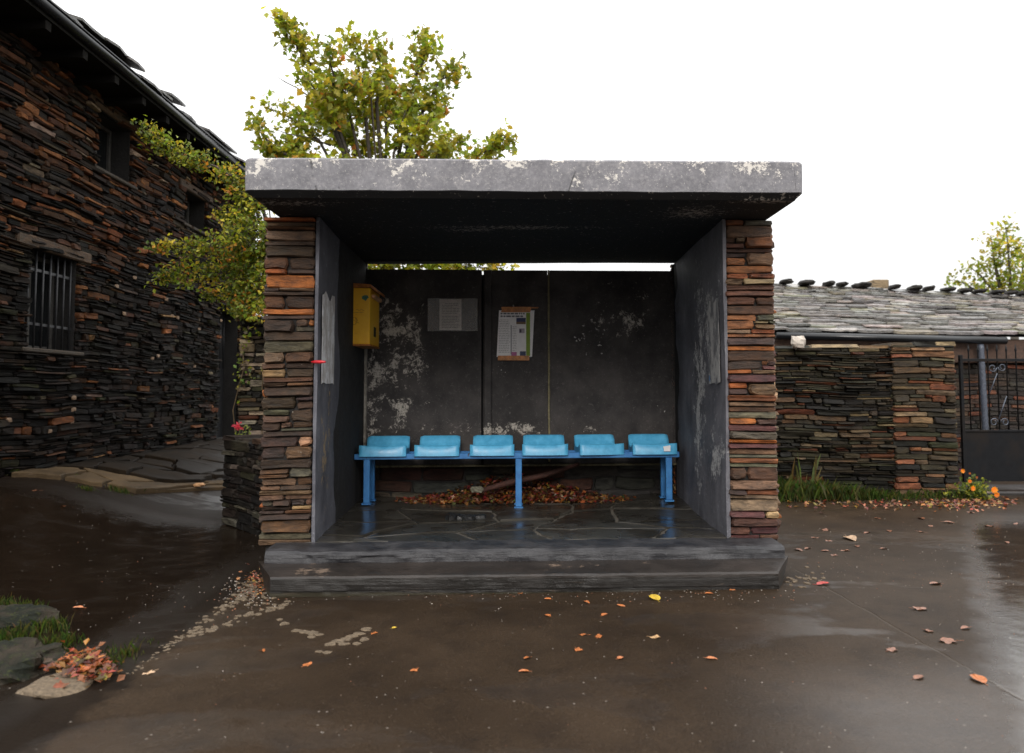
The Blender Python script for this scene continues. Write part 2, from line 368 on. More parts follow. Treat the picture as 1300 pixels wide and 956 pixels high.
    rough = t.math('ADD', rough, t.math('MULTIPLY', t.math('SUBTRACT', n3, 0.5), 0.10))
    h = t.math('ADD', t.math('MULTIPLY', n2, 1.0), t.math('MULTIPLY', crack, -1.5))
    nd = t.n('ShaderNodeBump'); t.put(nd.inputs['Height'], h); t.put(nd.inputs['Strength'], t.ramp(wet, 0, 1, 0.8, 0.06)); nd.inputs['Distance'].default_value = 0.006
    b2 = t.bump(n3, 0.06, 0.05, nd.outputs[0])
    # beyond the road the sheet is dark grass and earth
    far = t.ramp(Y, 15.0, 17.0)
    c = t.mix(far, c, t.mix(t.ramp(n3, 0.4, 0.6), (0.03,0.045,0.015), (0.06,0.05,0.03)))
    rough = t.math('MAXIMUM', rough, t.math('MULTIPLY', far, 0.9))
    return t.fin(c, rough, b2, t.ramp(wet, 0, 0.6, 0.10, 0.55))
M['asphalt'] = m_asphalt()

# ------------------------------------------------------------------ generic makers
def add_stone(mb, O, U, V, N, u0, u1, v0, v1, d, col, r, wf=None, cf=0.1):
    w, h = u1-u0, v1-v0
    c = min(h*0.2, 0.013)
    j = lambda a: r.uniform(-a, a)
    ring = [(u0+c+j(.4)*c, v0+j(cf)*h), ((u0+u1)/2+j(.2)*w, v0+j(cf)*h), (u1-c+j(.4)*c, v0+j(cf)*h), (u1, (v0+v1)/2+j(.2)*h),
            (u1-c+j(.4)*c, v1+j(cf)*h), ((u0+u1)/2+j(.2)*w, v1+j(cf)*h), (u0+c+j(.4)*c, v1+j(cf)*h), (u0, (v0+v1)/2+j(.2)*h)]
    cu, cv = (u0+u1)/2, (v0+v1)/2
    tl = j(.25)*d; tl2 = j(.25)*d
    vs = []
    for (a, b) in ring: vs.append((a, b, -0.03))
    for (a, b) in ring: vs.append((a, b, d*0.6))
    for (a, b) in ring:
        e = c*0.9
        a2 = a + (e if a < cu else -e)*(min(1, abs(a-cu)/(w/2+1e-6))); b2 = b + (e*0.7 if b < cv else -e*0.7)*(min(1, abs(b-cv)/(h/2+1e-6)))
        vs.append((a2, b2, d + tl*(a2-cu)/(w/2) + tl2*(b2-cv)/(h/2) + j(.12)*d))
    out = []
    for a, b, k in vs:
        if wf: b = b + wf(a, b)
        out.append(O + U*a + V*b + N*k)
    fs = [tuple(range(16, 24))]
    for k in (0, 8):
        for i in range(8):
            q = (i+1) % 8; fs.append((k+i, k+q, k+8+q, k+8+i))
    mb.add(out, fs, col)

def stone_face(mb, O, U, V, N, W, H, r, pal, hr=(0.03, 0.08), wr=(0.1, 0.45), d=(0.015, 0.05), holes=(), warp=0.012, gap=0.006, topf=None, palf=None, v00=0.0):
    s1, s2 = r.uniform(0, 9), r.uniform(0, 9)
    wf = (lambda a, b: warp*(math.sin(a*2.1+s1+b*0.8)+0.6*math.sin(a*5.3+s2-b*1.7))*min(1, max(0, (H-b)/0.15), max(0, (b-v00)/0.15))) if warp else None
    v = v00
    while v < H-0.012:
        h = r.uniform(*hr)
        if v+h > H-0.02: h = H-v
        u = -r.uniform(0, 0.02)
        while u < W-0.01:
            w = r.uniform(*wr) if r.random() < .7 else r.uniform(wr[0], (wr[0]+wr[1])/2)
            if u+w > W-wr[0]*0.7: w = W-u
            cells = [(u, u+w, v, v+h)]
            if h > hr[0]*1.7 and r.random() < 0.35:
                k = r.uniform(0.35, 0.65); cells = [(u, u+w, v, v+h*k), (u, u+w, v+h*k, v+h)]
                if r.random() < .5: m_ = u+w*r.uniform(.3, .7); cells = [cells[0], (u, m_, v+h*k, v+h), (m_, u+w, v+h*k, v+h)]
            for (a, b, e, f) in cells:
                if topf and f > topf((a+b)/2): continue
                segs = [(a, b)]
                for (h0, h1, g0, g1) in holes:
                    if f > g0+0.01 and e < g1-0.01:
                        ns = []
                        for (x, y) in segs:
                            if y <= h0 or x >= h1: ns.append((x, y)); continue
                            if x < h0-0.03: ns.append((x, h0))
                            if y > h1+0.03: ns.append((h1, y))
                        segs = ns
                for (x, y) in segs:
                    col = (palf or (lambda *_: None))((x+y)/2, (e+f)/2) or pal(r)
                    add_stone(mb, O, U, V, N, x+gap/2, y-gap/2, e+gap/2, f-gap/2, r.uniform(*d), col, r, wf)
            u += w
        v += h
def pick(r, lst):
    tot = sum(w for w, _ in lst); k = r.random()*tot
    for w, c in lst:
        k -= w
        if k <= 0: break
    f = r.uniform(0.75, 1.3)
    return tuple(min(1, x*f*r.uniform(0.92, 1.08)) for x in c)
PAL_PIL = [(5,(0.08,0.042,0.028)), (4,(0.2,0.08,0.038)), (2.4,(0.36,0.13,0.04)), (3,(0.16,0.1,0.065)), (2,(0.06,0.04,0.034)), (2,(0.2,0.15,0.1)), (1,(0.46,0.31,0.18)), (2,(0.1,0.1,0.075)), (2,(0.085,0.035,0.035))]
PAL_PILL = [(6,(0.048,0.03,0.02)), (4,(0.1,0.052,0.027)), (1.2,(0.3,0.1,0.028)), (4,(0.12,0.075,0.05)), (3,(0.05,0.032,0.028)), (1,(0.32,0.2,0.11)), (2,(0.075,0.07,0.05))]
PAL_BND = [(6,(0.021,0.018,0.012)), (4,(0.036,0.029,0.018)), (2,(0.075,0.05,0.027)), (1.2,(0.08,0.026,0.011)), (5,(0.011,0.0105,0.009)), (0.8,(0.13,0.105,0.065)), (1.5,(0.033,0.034,0.019))]
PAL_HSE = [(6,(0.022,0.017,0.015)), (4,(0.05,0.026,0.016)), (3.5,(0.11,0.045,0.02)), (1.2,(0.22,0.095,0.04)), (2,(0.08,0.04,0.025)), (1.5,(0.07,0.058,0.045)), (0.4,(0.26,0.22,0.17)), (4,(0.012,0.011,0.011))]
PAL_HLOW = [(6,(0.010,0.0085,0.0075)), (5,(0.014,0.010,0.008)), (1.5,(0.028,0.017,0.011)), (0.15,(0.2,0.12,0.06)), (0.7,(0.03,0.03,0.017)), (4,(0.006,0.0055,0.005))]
PAL_OUT = [(5,(0.03,0.026,0.024)), (2,(0.06,0.04,0.03)), (1,(0.12,0.05,0.03))]

def fbm(x, y, z=0.0, sc=1.0): return mnoise.fractal(Vector((x*sc, y*sc, z*sc)), 1.0, 2.0, 4)

def flags(mb, us, vs, pos, r, jit=0.28, inset=0.012, thick=0.03, hj=0.008, col=(1,1,1), skip=None):
    """irregular flags on a jittered lattice; pos(u,v)->(x,y,z)"""
    nu, nv = len(us), len(vs); g = {}
    for i in range(nu):
        for k in range(nv):
            du = (us[min(i+1,nu-1)]-us[max(i-1,0)])/2; dv = (vs[min(k+1,nv-1)]-vs[max(k-1,0)])/2
            ju = 0 if i in (0, nu-1) else r.uniform(-jit, jit)*du; jv = 0 if k in (0, nv-1) else r.uniform(-jit, jit)*dv
            g[i,k] = Vector((us[i]+ju, vs[k]+jv))
    def edge(a, b, key):
        q = random.Random(str(key)); n = 3; o = []
        for m in range(1, n+1):
            p = a.lerp(b, m/(n+1)); d = (b-a); nn = Vector((-d.y, d.x)); o.append(p + nn*q.uniform(-0.05, 0.05))
        return o
    for i in range(nu-1):
        for k in range(nv-1):
            if skip and skip(i, k): continue
            A, B, C, D = g[i,k], g[i+1,k], g[i+1,k+1], g[i,k+1]
            pl = [A] + edge(A, B, (i,k,'h')) + [B] + edge(B, C, (i+1,k,'v')) + [C] + edge(D, C, (i,k+1,'h'))[::-1] + [D] + edge(A, D, (i,k,'v'))[::-1]
            cen = sum(pl, Vector((0,0)))/len(pl); dz = r.uniform(-hj, hj)
            sx, sy = r.uniform(-1,1)*hj, r.uniform(-1,1)*hj
            rings = []
            for ins, z in ((inset, -thick), (inset, -0.008), (inset+0.012, 0.0), (inset+0.10, 0.001)):
                ring = []
                for p in pl:
                    d = (cen-p); d = d.normalized()*min(ins, d.length*0.7); q = p+d
                    x, y, zz = pos(q.x, q.y); ring.append((x, y, zz+z+dz+sx*(q.x-cen.x)+sy*(q.y-cen.y)))
                rings.append(ring)
            n = len(pl); vv = sum(rings, []); fs = [tuple(range(3*n, 4*n))]
            for a in range(3):
                for b in range(n): fs.append((a*n+b, a*n+(b+1)%n, (a+1)*n+(b+1)%n, (a+1)*n+b))
            f = r.uniform(0.7, 1.2); mb.add(vv, fs, tuple(x*f for x in col))

def rock(mb, c, rx, ry, rz, r, col=(1,1,1), seg=14, rings=9, flat=0.6, amp=0.35):
    vs = []; s = r.uniform(0, 50)
    for i in range(rings+1):
        ph = math.pi*i/rings
        for k in range(seg):
            th = 2*math.pi*k/seg
            d = Vector((math.sin(ph)*math.cos(th), math.sin(ph)*math.sin(th), math.cos(ph)))
            e = 1 + amp*mnoise.noise(d*1.6+Vector((s,s,0))) + amp*0.4*mnoise.noise(d*4+Vector((0,s,s)))
            q = Vector((d.x*rx, d.y*ry, max(-0.6, min(flat, d.z))*rz/flat))*e
            vs.append(Vector(c)+q)
    fs = []
    for i in range(rings):
        for k in range(seg): fs.append((i*seg+k, (i+1)*seg+k, (i+1)*seg+(k+1)%seg, i*seg+(k+1)%seg))
    mb.add(vs, fs, col)

def add_leaf(mb, p, n, s, col, r, lobed=False, curl=0.15):
    n = n.normalized(); a = n.cross(Vector((r.uniform(-1,1), r.uniform(-1,1), r.uniform(-1,1))))
    if a.length < 0.05: a = n.cross(Vector((1,0,0)))
    a.normalize(); b = n.cross(a)
    if lobed:
        prof = [(-0.55,0,0),(-0.25,.3,.1),(-.05,.24,.1),(.1,.5,.28),(.2,.22,.08),(.6,0,-.1),(.2,-.22,.08),(.1,-.5,.28),(-.05,-.24,.1),(-.25,-.3,.1)]
        vs = [p + a*(x*s) + b*(y*s) + n*(z*s*curl*3) for x, y, z in prof]
        mb.add(vs, [(0,1,2,3,4,5),(0,5,6,7,8,9)], col)
    else:
        vs = [p-a*s*.5, p+b*s*.32+n*s*curl, p+a*s*.5, p-b*s*.32+n*s*curl]
        mb.add(vs, [(0,1,2),(0,2,3)], col)

# ------------------------------------------------------------------ ground
def ground():
    xs = [-400,-200,-100,-60,-40,-25,-16,-12]+[-10+0.25*i for i in range(81)]+[12,16,25,40,60,100,200,400]
    ys = [-60,-30,-15,-8,-4]+[-2+0.25*i for i in range(73)]+[18,22,28,36,50,80,140,250,500]
    mb = MB(); vs = []
    for y in ys:
        for x in xs:
            z = gh(x, y) + 0.006*fbm(x, y, 0, 0.8)
            if y > 20: z -= min(3, (y-20)*0.02)
            vs.append((x, y, z))
    nx = len(xs); fs = [(j*nx+i, j*nx+i+1, (j+1)*nx+i+1, (j+1)*nx+i) for j in range(len(ys)-1) for i in range(nx-1)]
    mb.add(vs, fs, smooth=True)
    o = mb.build('ground', M['asphalt'], origin=(0,0,0)); tag(o, kind='structure')
ground()

# ------------------------------------------------------------------ bus shelter
FL = 0.22; YP = 5.75; YB = 7.8; CE = 1.27+1.258
XL0, XL1 = P(336,500,YP).x, P(399,500,YP).x      # left pillar
XR0, XR1 = P(927,500,YP).x, P(989,500,YP).x
sh = empty('bus_shelter', (0.05, 6.6, 0))
tag(sh, 'open fronted bus shelter with stone pillars, grey concrete roof slab and dark painted walls', 'bus shelter')
def pillar(x0, x1, pal, seed, inner):
    r = random.Random(seed)
    mb = MB(); H = CE-FL-0.005; yb = 7.86
    # core and stones
    mb.box(x0+0.03, x1-0.01, YP+0.03, yb-0.03, 0.0, FL+H, (0.05,0.045,0.04), 1)
    pf = lambda q: pick(q, pal)
    big = None
    stone_face(mb, Vector((x0,YP+0.03,FL-0.02)), Vector((1,0,0)), Vector((0,0,1)), Vector((0,-1,0)), x1-x0, H+0.02, r, pf, (0.03,0.095), (0.13,0.5), (0.012,0.055), warp=0.006, gap=0.006)
    ox = x0 if not inner == 'r' else x1       # outer side
    if inner == 'r': stone_face(mb, Vector((x1-0.03,YP+0.03,FL-0.02)), Vector((0,1,0)), Vector((0,0,1)), Vector((1,0,0)), yb-YP-0.03, H+0.02, r, pf, (0.035,0.09), (0.14,0.5), (0.02,0.045), warp=0.006)
    else: stone_face(mb, Vector((x0+0.03,yb,FL-0.02)), Vector((0,-1,0)), Vector((0,0,1)), Vector((-1,0,0)), yb-YP-0.03, H+0.02, r, pf, (0.035,0.09), (0.14,0.5), (0.02,0.045), warp=0.006)
    stone_face(mb, Vector((x1,yb-0.03,FL-0.02)), Vector((-1,0,0)), Vector((0,0,1)), Vector((0,1,0)), x1-x0, H+0.02, r, pf, (0.035,0.09), (0.12,0.5), (0.02,0.05), warp=0.004)
    return mb.build('stone_pillar', [M['pillar'], M['mortar']], sh, S)
pl = pillar(XL0, XL1, PAL_PILL, 5, 'l'); pl['label'] = 'darker brown stone pillar beside the yellow post box'
pr_ = pillar(XR0, XR1, PAL_PIL, 8, 'r'); pr_['label'] = 'orange and brown stone pillar beside the boundary wall'
# plastered inner side walls, slightly splayed
XLb, XRb = P(455,500,YB).x, P(859,500,YB).x
def sidepanel(xf0, xb0, sgn, mat, label):
    mb = MB(); n, m = 24, 24; vs = []
    for j in range(n+1):
        for i in range(m+1):
            y = YP-0.012 + (YB+0.15-YP)*i/m; z = 0.14 + (CE-0.004-0.14)*j/n
            x = xf0 + (xb0-xf0)*(i/m) + 0.007*fbm(y, z, sgn, 1.7)
            vs.append((x, y, z))
    fs = [(j*(m+1)+i, j*(m+1)+i+1, (j+1)*(m+1)+i+1, (j+1)*(m+1)+i) for j in range(n) for i in range(m)]
    if sgn < 0: fs = [f[::-1] for f in fs]
    # front return edge, uneven
    b = len(vs)
    for j in range(n+1):
        z = 0.14 + (CE-0.004-0.14)*j/n; vs.append((xf0 - sgn*-0.0 + (-1 if sgn < 0 else 1)*(0.028+0.006*fbm(z, 3, sgn, 4)), YP+0.004+0.006*fbm(z, 9, sgn, 5), z))
        vs.append((vs[-1][0], YP+0.2, z))
    for j in range(n):
        q = (j*(m+1), b+2*j, b+2*j+2, (j+1)*(m+1)); fs.append(q if sgn > 0 else q[::-1])
        fs.append((b+2*j, b+2*j+1, b+2*j+3, b+2*j+2))
    mb.add(vs, fs, smooth=False)
    o = mb.build('side_panel', mat, sh, S); o['label'] = label
sidepanel(XL1+0.03, XLb, -1, M['side_left'], 'grey plastered inner wall with faded poster remains by the post box')
sidepanel(XR0-0.03, XRb, 1, M['side_right'], 'grey plastered inner wall with long white peeling streaks')
# back wall panels (leave the slit under the lintel)
ZS = P(650,341,YB).z; ZB = 0.57
def backpanel(px0, px1, dy, zt0, zt1, label=None):
    x0, x1 = P(px0,500,YB).x, P(px1,500,YB).x
    mb = MB(); n, m = 14, 8; vs = []
    for j in range(n+1):
        for i in range(m+1):
            x = x0+(x1-x0)*i/m; zt = zt0+(zt1-zt0)*i/m; z = ZB+(zt-ZB)*j/n
            vs.append((x, YB+dy+0.004*fbm(x, z, 2, 1.5), z))
    fs = [(j*(m+1)+i, j*(m+1)+i+1, (j+1)*(m+1)+i+1, (j+1)*(m+1)+i) for j in range(n) for i in range(m)]
    nf = len(vs)
    vs += [(v[0], YB+0.13, v[2]) for v in vs[:nf]]
    fs += [tuple(nf+a for a in f[::-1]) for f in fs[:]]
    for i in range(m):
        fs.append((i+1, i, nf+i, nf+i+1)); a = n*(m+1)+i; fs.append((a, a+1, nf+a+1, nf+a))
    for j in range(n):
        a = j*(m+1); fs.append((a, a+m+1, nf+a+m+1, nf+a)); a += m; fs.append((a+m+1, a, nf+a, nf+a+m+1))
    mb.add(vs, fs)
    o = mb.build('back_panel', M['back'], sh, S)
    if label: o['label'] = label
za, zb_ = P(455,342.5,YB).z, P(857,343.2,YB).z
zf = lambda px: za+(zb_-za)*(px-455)/402
backpanel(449, 611, 0.0, zf(449), zf(611), 'black back panel with white peeling patches at its edge')
backpanel(613.5, 695.5, 0.012, zf(613), zf(695))
backpanel(698.5, 865, 0.008, zf(698), zf(865), 'black back panel speckled with scraps of torn paper')
mb = MB(); mb.box(P(455,500,YB).x, P(860,500,YB).x, YB+0.132, YB+0.17, ZB, zf(455)-0.03); mb.build('backing', M['ceil'], sh, S)
mb = MB(); x = P(619,500,YB).x; mb.box(x-0.035, x+0.04, YB-0.03, YB+0.1, ZB, zf(619)-0.004, bev=0.008); mb.build('pilaster', M['back'], sh, S)
mb = MB(); pts = []; rr = []
for i in range(40):
    z = ZB+0.02 + (zf(697)-ZB-0.02)*i/39; pts.append((P(697,500,YB).x+0.004*fbm(z,1,1,5), YB+0.002, z)); rr.append(0.011+0.004*fbm(z,5,3,9))
mb.tube(pts, rr, 6); mb.build('joint_bead', m_simple('mortar_bead', (0.22,0.19,0.11), 0.8, 0.4, 40, 0.5), sh, S)
# lintel above slit
mb = MB(); x0, x1 = XLb-0.04, XRb+0.06
zl = P(650,333.5,YB).z
n = 20; vs = []
for i in range(n+1):
    x = x0+(x1-x0)*i/n; zb = P(455,336.2,YB).z + (P(857,332.6,YB).z-P(455,336.2,YB).z)*i/n + 0.003*fbm(x,2,1,5)
    vs += [(x, YB-0.14, zb+0.004), (x, YB, zb), (x, YB, CE+0.02), (x, YB-0.14, CE+0.02)]
fs = []
for i in range(n):
    for k in range(4): fs.append((i*4+k, i*4+(k+1)%4, (i+1)*4+(k+1)%4, (i+1)*4+k))
mb.add(vs, fs); mb.build('lintel', M['ceil'], sh, S)
# masonry under the back panels
mb = MB(); r = random.Random(4)
mb.box(XLb-0.06, XRb+0.06, YB+0.14, YB+0.3, 0, ZB+0.05, (0.03,0.03,0.03), 1)
stone_face(mb, Vector((XLb-0.05,YB+0.15,FL-0.03)), Vector((1,0,0)), Vector((0,0,1)), Vector((0,-1,0)), XRb-XLb+0.1, ZB-FL+0.06, r, lambda q: pick(q, [(3,(0.03,0.03,0.03)),(2,(0.05,0.05,0.048)),(2,(0.045,0.022,0.017)),(1,(0.07,0.065,0.05))]), (0.07,0.15), (0.2,0.6), (0.01,0.04))
mb.build('footing', [M['wallstone'], M['mortar']], sh, S)
mb = MB(); mb.box(XLb, XRb, YB-0.015, YB+0.1, ZB-0.022, ZB-0.002, bev=0.004); mb.build('panel_sill', m_simple('sill_mortar', (0.12,0.105,0.06), 0.8, 0.6, 30, 0.5), sh, S)
# roof slab
def slab():
    x0, x1 = P(311.5,225,5.13).x, P(1015.5,225,5.13).x+0.045
    y0, y1 = 5.13, 7.83; z0 = CE; z1 = P(650,202,5.13).z
    lip = 0.035; rr = 0.045; out = []
    cs = []
    def corner(cx, cy, a0):
        for k in range(5):
            a = R(a0+22.5*k); cs.append((cx+rr*math.cos(a), cy+rr*math.sin(a), (math.cos(a), math.sin(a))))
    nx = 60
    corner(x0+rr, y0+rr, 180)
    for i in range(1, nx): cs.append((x0+rr+(x1-x0-2*rr)*i/nx, y0, (0,-1)))
    corner(x1-rr, y0+rr, 270)
    for i in range(1, 20): cs.append((x1, y0+rr+(y1-y0-2*rr)*i/20, (1,0)))
    corner(x1-rr, y1-rr, 0); corner(x0+rr, y1-rr, 90)
    for i in range(1, 20): cs.append((x0, y1-rr-(y1-y0-2*rr)*i/20, (-1,0)))
    n = len(cs); vs = []
    lv = [(z0, 0.05), (z0+lip, 0.004), (z0+lip+0.006, 0.0), ((z0+z1)/2, 0), (z1-0.012, 0), (z1, 0.012)]
    for z, ins in lv:
        for (x, y, nn) in cs:
            e = 0.0035*fbm(x*1.0, y*1.0+z*3, z, 3)
            zz = z + (0.004*fbm(x, y, 7, 4) if z >= z1-0.013 else (0.004*fbm(x, y, 3, 5) if z <= z0+lip+0.007 and ins < 0.05 else 0))
            vs.append((x-nn[0]*(ins+e), y-nn[1]*(ins+e), zz))
    fs = []
    for k in range(len(lv)-1):
        for i in range(n): fs.append((k*n+i, k*n+(i+1)%n, (k+1)*n+(i+1)%n, (k+1)*n+i))
    fs.append(tuple(range(n-1, -1, -1))); fs.append(tuple(range((len(lv)-1)*n, len(lv)*n)))
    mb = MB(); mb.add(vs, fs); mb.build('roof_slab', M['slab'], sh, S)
slab()
# plinth and step, swept profiles with uneven faces
def sweep(prof, x0, x1, n, amp, endcut, sc=6):
    mb = MB(); vs = []; m = len(prof)
    for i in range(n+1):
        t_ = i/n; x = x0+(x1-x0)*t_
        for k, (y, z) in enumerate(prof):
            e = amp*fbm(x, y+z*2, z*3, sc); xx = x
            if endcut and y < prof[-1][0]-0.01:
                dl = endcut*(1-(y-prof[0][0])/(prof[-1][0]-prof[0][0]))
                xx = (x0+dl)+((x1-dl)-(x0+dl))*t_
            vs.append((xx, y-abs(e)*1.0+ (e*0.5), z+e*0.5))
    fs = []
    for i in range(n):
        for k in range(m-1): a = i*m+k; fs.append((a, a+m, a+m+1, a+1)[::-1])
    fs.append(tuple(range(m))); fs.append(tuple(range(n*m, n*m+m))[::-1])
    mb.add(vs, fs); return mb
YU = 5.47; YS = 5.13
xu0, xu1 = P(338,690,YU).x, P(999,690,YU).x
pr = [(YU+0.0,0.06),(YU,0.09),(YU+0.003,0.13),(YU+0.006,0.165),(YU+0.012,0.19),(YU+0.03,0.208),(YU+0.06,0.216),(YU+0.12,0.218),(YU+0.2,0.219),(YU+0.27,0.219),(YU+0.3,0.219)]
sweep(pr, xu0, xu1, 420, 0.02, 0.0, 3.5).build('plinth', M['plinth'], sh, S)
xs0, xs1 = P(313,735,YS+0.15).x, P(1026,735,YS+0.1).x
pr = [(YS+0.02,-0.05),(YS+0.012,0.0),(YS+0.012,0.03),(YS,0.034),(YS,0.07),(YS+0.002,0.106),(YS+0.014,0.118),(YS+0.05,0.121),(YS+0.15,0.125),(YS+0.25,0.129),(YS+0.37,0.133),(YS+0.42,0.133)]
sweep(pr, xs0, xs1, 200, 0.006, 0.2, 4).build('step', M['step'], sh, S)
# floor flags
def zfl(x, y):
    e = max(0, (abs(x-0.05)-0.7)/0.8)*max(0, (y-6.6)/1.2)
    return FL + 0.05*min(1, e) + 0.004*fbm(x, y, 0, 2)
mb = MB(); vs = []; nx, ny = 30, 22
for j in range(ny+1):
    for i in range(nx+1):
        x = XLb-0.08+(XRb-XLb+0.16)*i/nx; y = YU+0.28+(8.0-YU-0.28)*j/ny; vs.append((x, y, zfl(x, y)-0.014))
mb.add(vs, [(j*(nx+1)+i, j*(nx+1)+i+1, (j+1)*(nx+1)+i+1, (j+1)*(nx+1)+i) for j in range(ny) for i in range(nx)], mi=1)
flags(mb, [XLb-0.05+(XRb-XLb+0.1)*i/5 for i in range(6)], [5.74,6.1,6.62,7.05,7.55,7.98], lambda u, v: (u, v, zfl(u, v)), random.Random(3), jit=0.34, inset=0.016, thick=0.03, hj=0.007)
mb.build('floor', [M['flag'], M['joint']], sh, S)
# sunken broken stone in the floor
mb = MB(); r = random.Random(6)
for k in range(4): 
    p = P(574+k*11, 652, 6.75); rock(mb, (p.x, 6.78+r.uniform(-.05,.05), FL-0.0), 0.07, 0.07, 0.028, r, seg=10, rings=6, amp=0.5)
mb.build('broken_flag', m_wetstone('black_wet_stone', (0.012,0.012,0.013), (0.03,0.03,0.03), 0.15, 0.4, 6, 0.8), sh, S)
# conduits in the corner
mb = MB(); x = P(455,500,7.74).x; mb.tube([(x,7.72,0.3),(x,7.72,2.45)], 0.012, 8); mb.build('conduit', M['pipe_white'], sh, S)
mb = MB(); x = P(462,500,7.77).x; mb.box(x-0.035, x+0.03, 7.765, YB+0.03, 0.55, 1.72, bev=0.006); mb.build('plaster_strip', M['pipe_white'], sh, S)
mb = MB(); p = P(450,347,7.45); mb.tube([p+Vector((-0.05,0,0.06)), p+Vector((-0.02,0,0.03)), p, p+Vector((0.02,0,-0.05))], [0.02,0.035,0.04,0.02], 10)
mb.build('lamp_socket', m_simple('dirty_porcelain', (0.33,0.27,0.2), 0.5), sh, S)

# ------------------------------------------------------------------ bench
YL = 7.42
b0 = P(657, 640, YL); bench = empty('bench', S((0.05, YL, FL)))
tag(bench, 'blue bench of six plastic bucket seats on a steel frame inside the shelter', 'bench')
zt = P(650,575,YL-0.1).z; zbm = P(650,582,YL-0.1).z
xb0, xb1 = P(451,578,YL-0.1).x, P(863,578,YL-0.1).x
mb = MB()
mb.box(xb0, xb1, YL-0.12, YL-0.07, zbm, zt, bev=0.004); mb.box(xb0+0.002, xb1-0.002, YL+0.14, YL+0.19, zbm, zt, bev=0.004)
for k in range(6):
    x = xb0+0.05+(xb1-xb0-0.1)*k/5; mb.box(x-0.02, x+0.02, YL-0.07, YL+0.14, zbm+0.004, zt-0.004)
mb.build('beam', M['blue_steel'], bench, S)
for px, zoff in ((466.5,0.045),(658.5,0.0),(850,0.05)):
    for yy, w in ((YL-0.115, 0.028), (YL+0.13, 0.028)):
        x = P(px, 600, YL-0.1).x
        mb = MB(); mb.box(x-w, x+w, yy, yy+0.045, FL+zoff+0.012, zbm-0.001, bev=0.004); mb.box(x-w-0.012, x+w+0.012, yy-0.012, yy+0.057, FL+zoff-0.003, FL+zoff+0.011)
        mb.build('leg', M['blue_steel'], bench, S)
def seat(px0, px1, rot=0.0, lab=None):
    Yf = YL-0.15; x0, x1 = P(px0,570,Yf).x, P(px1,570,Yf).x; w = x1-x0; xc = (x0+x1)/2
    # profile (y, z, halfwidth factor): rolled front edge, dished pan, raised low back
    z0 = zt-0.020
    pr = [(-0.01,0.000,.97),(-0.006,0.03,.99),(0.008,0.088,1.0),(0.022,0.1,1.0),(0.05,0.094,.99),(0.14,0.062,.97),(0.26,0.055,.95),(0.33,0.07,.94),(0.365,0.115,.94),(0.395,0.158,.93),(0.405,0.164,.92),(0.415,0.158,.92),(0.40,0.09,.92),(0.37,0.02,.92)]
    nx = 12; vs = []
    for (y, z, hw) in pr:
        for i in range(nx+1):
            u = 2*i/nx-1; dish = 0.0
            if 0.06 < y < 0.36: dish = -0.018*(1-u*u)
            fr = 0.010*(u*u) if y < 0.02 else 0
            dz = -0.007*(1-u*u) if (y < 0.06 and z > 0.05) else 0
            cr = -0.008*max(0, abs(u)-0.86)/0.14 if z > 0.14 else 0
            X = xc + u*w/2*hw; Y = Yf + y + fr + (0.012*u*u*-1 if y > 0.36 else 0)
            c_, s_ = math.cos(rot), math.sin(rot); dx, dy = X-xc, Y-(Yf+0.2)
            vs.append((xc+dx*c_-dy*s_, Yf+0.2+dx*s_+dy*c_, z0+z+dish+dz+cr))
    m = nx+1; fs = []
    for k in range(len(pr)-1):
        for i in range(nx): a = k*m+i; fs.append((a, a+1, a+m+1, a+m))
    # side skirts
    b = len(vs)
    for side in (0, nx):
        for k in range(0, 12):
            v = vs[k*m+side]; vs.append((v[0], v[1], z0 if k < 9 else max(z0, v[2]-0.12)))
    for si, side in enumerate((0, nx)):
        for k in range(11):
            a, c_ = k*m+side, (k+1)*m+side; e, f = b+si*12+k, b+si*12+k+1
            fs.append((a, c_, f, e) if si == 0 else (c_, a, e, f))
    mb = MB(); mb.add(vs, fs, smooth=True)
    o = mb.build('seat', M['blue'], bench, S)
    for p_ in o.data.polygons:
        if p_.index >= (len(pr)-1)*nx: p_.use_smooth = False
    if lab: o['label'] = lab
    return o
seat(456,516,0.0,'blue bucket seat nearest the post box'); seat(526,583); seat(596.5,653); seat(663,721.5); seat(733.5,791,0.10,'blue bucket seat set askew'); s6 = seat(804,861,0.0,'blue bucket seat with a white sticker on its lip')
mb = MB(); Yf = YL-0.15-0.019; a = P(843,569,Yf); b = P(852,567.5,Yf); c = P(852,575,Yf); d = P(844,575,Yf)
mb.add([S((v.x, Yf, v.z+0.004)) for v in (d,c,b,a)], [(0,1,2,3)]); 
mb.add([S((v.x, Yf+0.004, v.z+0.004)) for v in (d,c,b,a)], [(3,2,1,0)])
mb.build('sticker', M['paper'], s6)

